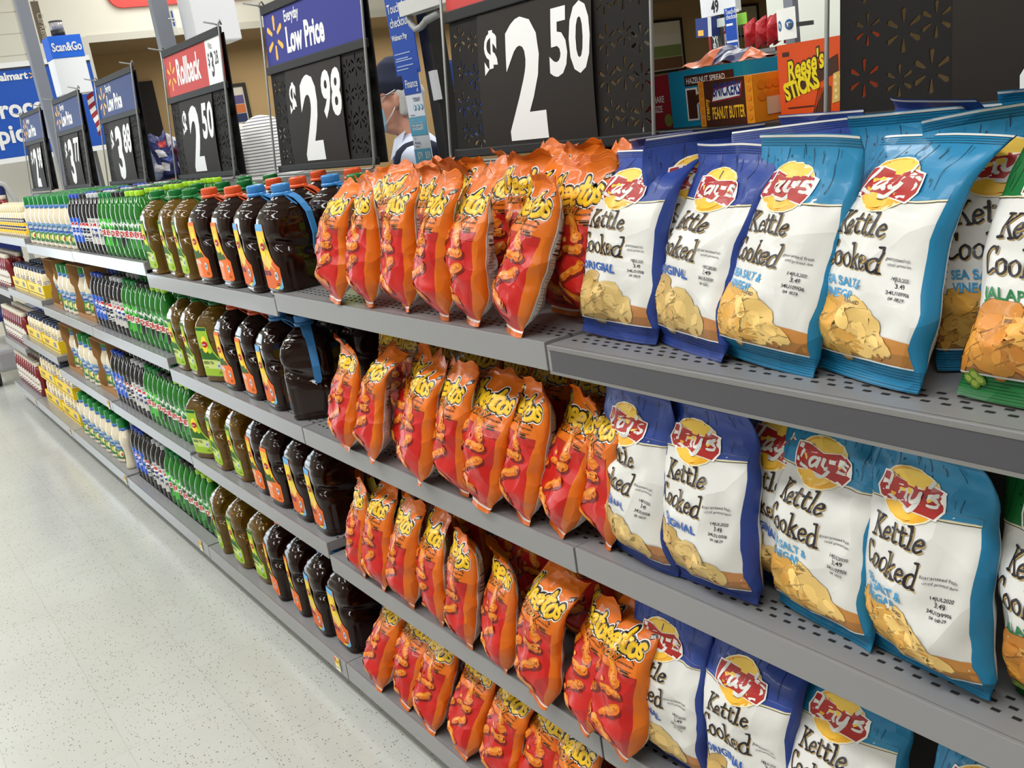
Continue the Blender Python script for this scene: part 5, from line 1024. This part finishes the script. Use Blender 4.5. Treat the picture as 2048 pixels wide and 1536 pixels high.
# ------------------------------------------------------------------ people
def blob_mesh(mb, caps, mat, n=14):
    for p0, r0, p1, r1 in caps:
        p0, p1 = Vector(p0), Vector(p1); r0 = r0 if isinstance(r0, tuple) else (r0, r0); r1 = r1 if isinstance(r1, tuple) else (r1, r1)
        d = (p1-p0); L = d.length or 1e-4; d = d/L if L > 1e-4 else Vector((0, 0, 1)); u = Vector((1, 0, 0)) if abs(d.x) < .9 else Vector((0, 1, 0)); u = (u-d*u.dot(d)).normalized(); v = d.cross(u); rings = []
        for k in range(11):
            t = k/10
            if k < 4: a = PI/2*(k/3.0); sc = max(.02, math.sin(a)); off = p0-d*min(r0)*math.cos(a); ra = (r0[0]*sc, r0[1]*sc)
            elif k > 6: a = PI/2*((10-k)/3.0); sc = max(.02, math.sin(a)); off = p1+d*min(r1)*math.cos(a); ra = (r1[0]*sc, r1[1]*sc)
            else: q = (k-3)/4; off = p0+(p1-p0)*q; ra = (r0[0]+(r1[0]-r0[0])*q, r0[1]+(r1[1]-r0[1])*q)
            rings.append([off+u*ra[0]*math.cos(2*PI*i/n)+v*ra[1]*math.sin(2*PI*i/n) for i in range(n)])
        mb.loft(rings, mat)
def remeshed(caps, mat, name, parent, vox=.012, it=4):
    mb = MB(); blob_mesh(mb, caps, mat); o = mb.build(name, parent)
    m = o.modifiers.new('r', 'REMESH'); m.mode = 'VOXEL'; m.voxel_size = vox; m.use_smooth_shade = True
    s = o.modifiers.new('s', 'SMOOTH'); s.factor = .5; s.iterations = it; return o
SKIN = M('skin', (206, 150, 126), .5); HAIR = M('grey_hair', (206, 202, 194), .7, bump=(220, .004, 'n')); NAVYC = M('navy_cloth', (34, 38, 58), .85, bump=(300, .001, 'n')); SHIRT = M('pale_shirt', (214, 220, 238), .8); TRIM = C(30, 84, 180); MASK = M('mask_blue', (150, 204, 226), .7)
def hand(c, d, s):
    c = Vector(c); d = Vector(d); side = Vector((s, 0, 0)); out = [(c, (.036, .016), c+d*.07, (.038, .015))]
    for k, L in enumerate((.062, .074, .07, .054)): b = c+d*.085+Vector((0, (k-1.5)*.019, 0)); m_ = b+d*L*.55+side*-.006; out += [(b, .0088, m_, .0085), (m_, .0085, b+d*L+side*-.020, .0075)]
    out.append((c+d*.02+Vector((0, -.034, 0)), .011, c+d*.065+Vector((0, -.058, 0)), .009)); return out
hp = CAM+ray(793, 203)*4.2
t = thing('person', 'person in navy cap, glasses and blue face mask behind the register banner', 'person', (hp.x, hp.y, 0), (0, 0, -.62)); HZ = hp.z; N_ = lambda x, y, z: (x, y, z+HZ)
body = [(N_(0, .02, .055), (.073, .088), N_(0, .0, .04), (.074, .092)), (N_(0, -.01, -.02), (.068, .086), N_(0, -.025, -.085), (.05, .062)), (N_(0, -.095, .015), .014, N_(0, -.112, -.025), .017), (N_(0, .035, -.06), (.055, .058), N_(0, .05, -.2), (.062, .06)),
        (N_(.077, .012, .022), (.009, .020), N_(.080, .008, -.02), (.008, .014)), (N_(-.077, .012, .022), (.009, .020), N_(-.080, .008, -.02), (.008, .014)),
        (N_(0, .06, -.26), (.17, .10), N_(0, .06, -.50), (.15, .11)), (N_(0, .05, -.6), (.155, .12), N_(0, .05, -.75), (.165, .12))]
for s in (-1, 1):
    body += [(N_(s*.19, .06, -.25), .055, N_(s*.22, .05, -.53), .043), (N_(s*.22, .05, -.53), .042, N_(s*.20, -.16, -.66), .03), (N_(s*.09, .05, -.80), .085, N_(s*.095, .03, -HZ+.48), .058), (N_(s*.095, .03, -HZ+.48), .056, N_(s*.095, .05, -HZ+.09), .038), (N_(s*.095, .05, -HZ+.045), .036, N_(s*.1, -.13, -HZ+.036), .032)]+hand(N_(s*.20, -.18, -.67), Vector((0, -.9, -.43)).normalized(), s)
remeshed(body, SKIN, 'body', t, .0085, 3)
remeshed([(N_(0, .06, -.245), (.185, .115), N_(0, .06, -.50), (.165, .125)), (N_(0, .055, -.55), (.17, .13), N_(0, .05, -.72), (.172, .13))]+[c for s in (-1, 1) for c in ((N_(s*.185, .06, -.245), .066, N_(s*.222, .05, -.50), .058),)]+[(N_(0, .05, -.175), (.072, .072), N_(0, .055, -.21), (.10, .085))], SHIRT, 'shirt', t, .011, 3)
remeshed([(N_(s*.11, .07, -.235), (.075, .112), N_(s*.10, .07, -.70), (.085, .138)) for s in (-1, 1)]+[(N_(0, .12, -.24), (.16, .06), N_(0, .11, -.70), (.165, .08))], NAVYC, 'vest', t, .011, 3)
for s in (-1, 1):
    mb = MB(); mb.tube([N_(s*.052, .0, -.165), N_(s*.05, -.035, -.22), N_(s*.048, -.058, -.30), N_(s*.045, -.068, -.45), N_(s*.042, -.078, -.68)], .010, TRIM, 8); mb.build('vest_trim', t)
    mb = MB(); mb.add([N_(s*.01, -.035, -.150), N_(s*.075, .02, -.125), N_(s*.095, -.005, -.185), N_(s*.045, -.062, -.235), N_(s*.01, -.030, -.145), N_(s*.072, .025, -.120), N_(s*.09, .0, -.180), N_(s*.043, -.055, -.232)], [(0, 1, 2, 3), (7, 6, 5, 4), (0, 3, 7, 4), (1, 5, 6, 2), (2, 6, 7, 3), (0, 4, 5, 1)], SHIRT); mb.build('collar', t)
remeshed([(N_(0, .05, -.74), (.175, .135), N_(0, .05, -.82), (.17, .13))]+[(N_(s*.09, .05, -.80), .098, N_(s*.098, .04, -HZ+.10), .066) for s in (-1, 1)], NAVYC, 'trousers', t, .014, 3)
for s in (-1, 1): remeshed([((s*.097, .06, .05), .05, (s*.10, -.14, .042), .042)], BLK_, 'shoe', t, .012, 2)
remeshed([(N_(0, .055, .02), (.080, .072), N_(0, .065, -.055), (.070, .045)), (N_(.066, .02, .035), .016, N_(.070, .028, -.05), .014), (N_(-.066, .02, .035), .016, N_(-.070, .028, -.05), .014)], HAIR, 'hair', t, .008, 2)
remeshed([(N_(0, .012, .075), (.086, .108), N_(0, .018, .115), (.070, .088)), (N_(0, -.09, .062), (.062, .010), N_(0, -.155, .045), (.045, .008))], NAVYC, 'cap', t, .008, 2)
remeshed([(N_(0, -.068, -.03), (.058, .048), N_(0, -.066, -.085), (.048, .035))], MASK, 'face_mask', t, .008, 3)
for s in (-1, 1):
    MB().tube([N_(s*.050, -.075, -.005), N_(s*.070, -.03, .03), N_(s*.083, .012, .045)], .0022, WH, 6).build('mask_strap', t); MB().tube([N_(s*.048, -.06, -.09), N_(s*.072, -.02, -.05), N_(s*.083, .006, -.015)], .0022, WH, 6).build('mask_strap', t)
    mb = MB(); mb.tube([N_(s*.034+.022*math.cos(2*PI*k/12), -.098+abs(.022*math.cos(2*PI*k/12))*.1, .018+.016*math.sin(2*PI*k/12)) for k in range(13)], .0018, C(90, 90, 96, 'metal'), 6); mb.tube([N_(s*.056, -.096, .022), N_(s*.074, -.05, .028), N_(s*.083, .005, .03)], .0018, C(90, 90, 96, 'metal'), 6); mb.build('glasses_frame', t)
    MB().lathe([(0, 0), (.010, .002), (.0105, .006), (0, .012)], C(240, 238, 232), 12).build('eye', t).matrix_local = Matrix.Translation(N_(s*.033, -.080, .018)) @ Matrix.Rotation(PI/2, 4, 'X')
MB().box(-.085, -.075, HZ-.42, -.045, -.068, HZ-.345, BLK_).box(-.084, -.0765, HZ-.40, -.046, -.075, HZ-.385, WH).build('badge', t)
# second person, bending, seen from behind
def stripe_mat():
    m = bpy.data.materials.new('striped_cloth'); m.use_nodes = True; N = m.node_tree.nodes; L = m.node_tree.links; b = N['Principled BSDF']; b.inputs['Roughness'].default_value = .85
    tc = N.new('ShaderNodeTexCoord'); wv = N.new('ShaderNodeTexWave'); wv.bands_direction = 'Z'; wv.inputs['Scale'].default_value = 21; wv.inputs['Distortion'].default_value = .35; L.new(tc.outputs['Object'], wv.inputs[0])
    cr = N.new('ShaderNodeValToRGB'); cr.color_ramp.elements[0].position = .16; cr.color_ramp.elements[0].color = lin((110, 106, 112)); cr.color_ramp.elements[1].position = .3; cr.color_ramp.elements[1].color = lin((232, 230, 228)); L.new(wv.outputs[0], cr.inputs[0]); L.new(cr.outputs[0], b.inputs['Base Color']); return m
bp = CAM+ray(505, 292)*4.9; t = thing('person', 'person in a grey striped white shirt bending over beside the 2.98 sign', 'person', (bp.x, bp.y+.1, 0)); z = bp.z
body = [((-.12, 0, z), (.15, .11), (.16, .0, z-.42), (.13, .11)), ((.16, 0, z-.5), (.15, .12), (.17, 0, z-.62), (.16, .12)), ((-.22, 0, z+.05), .06, (-.30, -.01, z+.02), .06), ((-.36, -.01, z+.02), (.09, .075), (-.38, -.01, z-.03), (.085, .07)), ((-.46, -.01, z-.01), .014, (-.465, -.01, z-.03), .015), ((-.37, .075, z+.0), (.012, .02), (-.37, .078, z-.03), (.012, .016)), ((-.37, -.095, z+.0), (.012, .02), (-.37, -.098, z-.03), (.012, .016))]
for s in (-1, 1): body += [((-.14, s*.17, z+.0), .055, (-.20, s*.20, z-.28), .042), ((-.20, s*.20, z-.28), .042, (-.42, s*.16, z-.36), .03), ((.17, s*.09, z-.65), .085, (.15, s*.09, .48), .058), ((.15, s*.09, .48), .056, (.17, s*.09, .09), .038), ((.17, s*.09, .045), .036, (.0, s*.095, .036), .032)]+[((-.43, s*.16, z-.365), (.03, .018), (-.50, s*.155, z-.39), (.034, .016))]+[((-.51, s*.155+(k-1.5)*.018, z-.395), .0088, (-.56-.008*(k % 2), s*.155+(k-1.5)*.019, z-.43), .0078) for k in range(4)]+[((-.44, s*.16-s*.035, z-.38), .011, (-.48, s*.16-s*.055, z-.40), .009)]
remeshed(body, SKIN, 'body', t, .011, 3)
remeshed([((-.11, 0, z+.005), (.165, .13), (.16, 0, z-.42), (.15, .13))]+[((-.12, s*.165, z-.0), .075, (-.195, s*.20, z-.26), .062) for s in (-1, 1)], stripe_mat(), 'striped_shirt', t, .012, 4)
remeshed([((.15, 0, z-.46), (.17, .14), (.17, 0, z-.66), (.17, .13))]+[((.17, s*.09, z-.66), .098, (.17, s*.095, .11), .066) for s in (-1, 1)], NAVYC, 'trousers', t, .014, 3)
for s in (-1, 1): remeshed([((.17, s*.095, .05), .05, (.0, s*.10, .042), .042)], BLK_, 'shoe', t, .012, 2)
remeshed([((-.345, -.01, z+.04), (.09, .08), (-.34, -.01, z-.01), (.08, .075))], HAIR, 'hair', t, .01, 2)
import sys
sys.path.insert(0,'/opt')
import OpenImageIO as oiio, numpy as np
im=oiio.ImageBuf('/workdir/render_main.png').get_pixels(oiio.UINT8)
for x,y in [(100,600),(60,420),(200,700),(900,270),(740,540),(690,250),(500,320),(600,330),(900,450),(20,30),(140,60)]:
    print((x*2,y*2),im[y-3:y+4,x-3:x+4,:3].reshape(-1,3).mean(0).round())
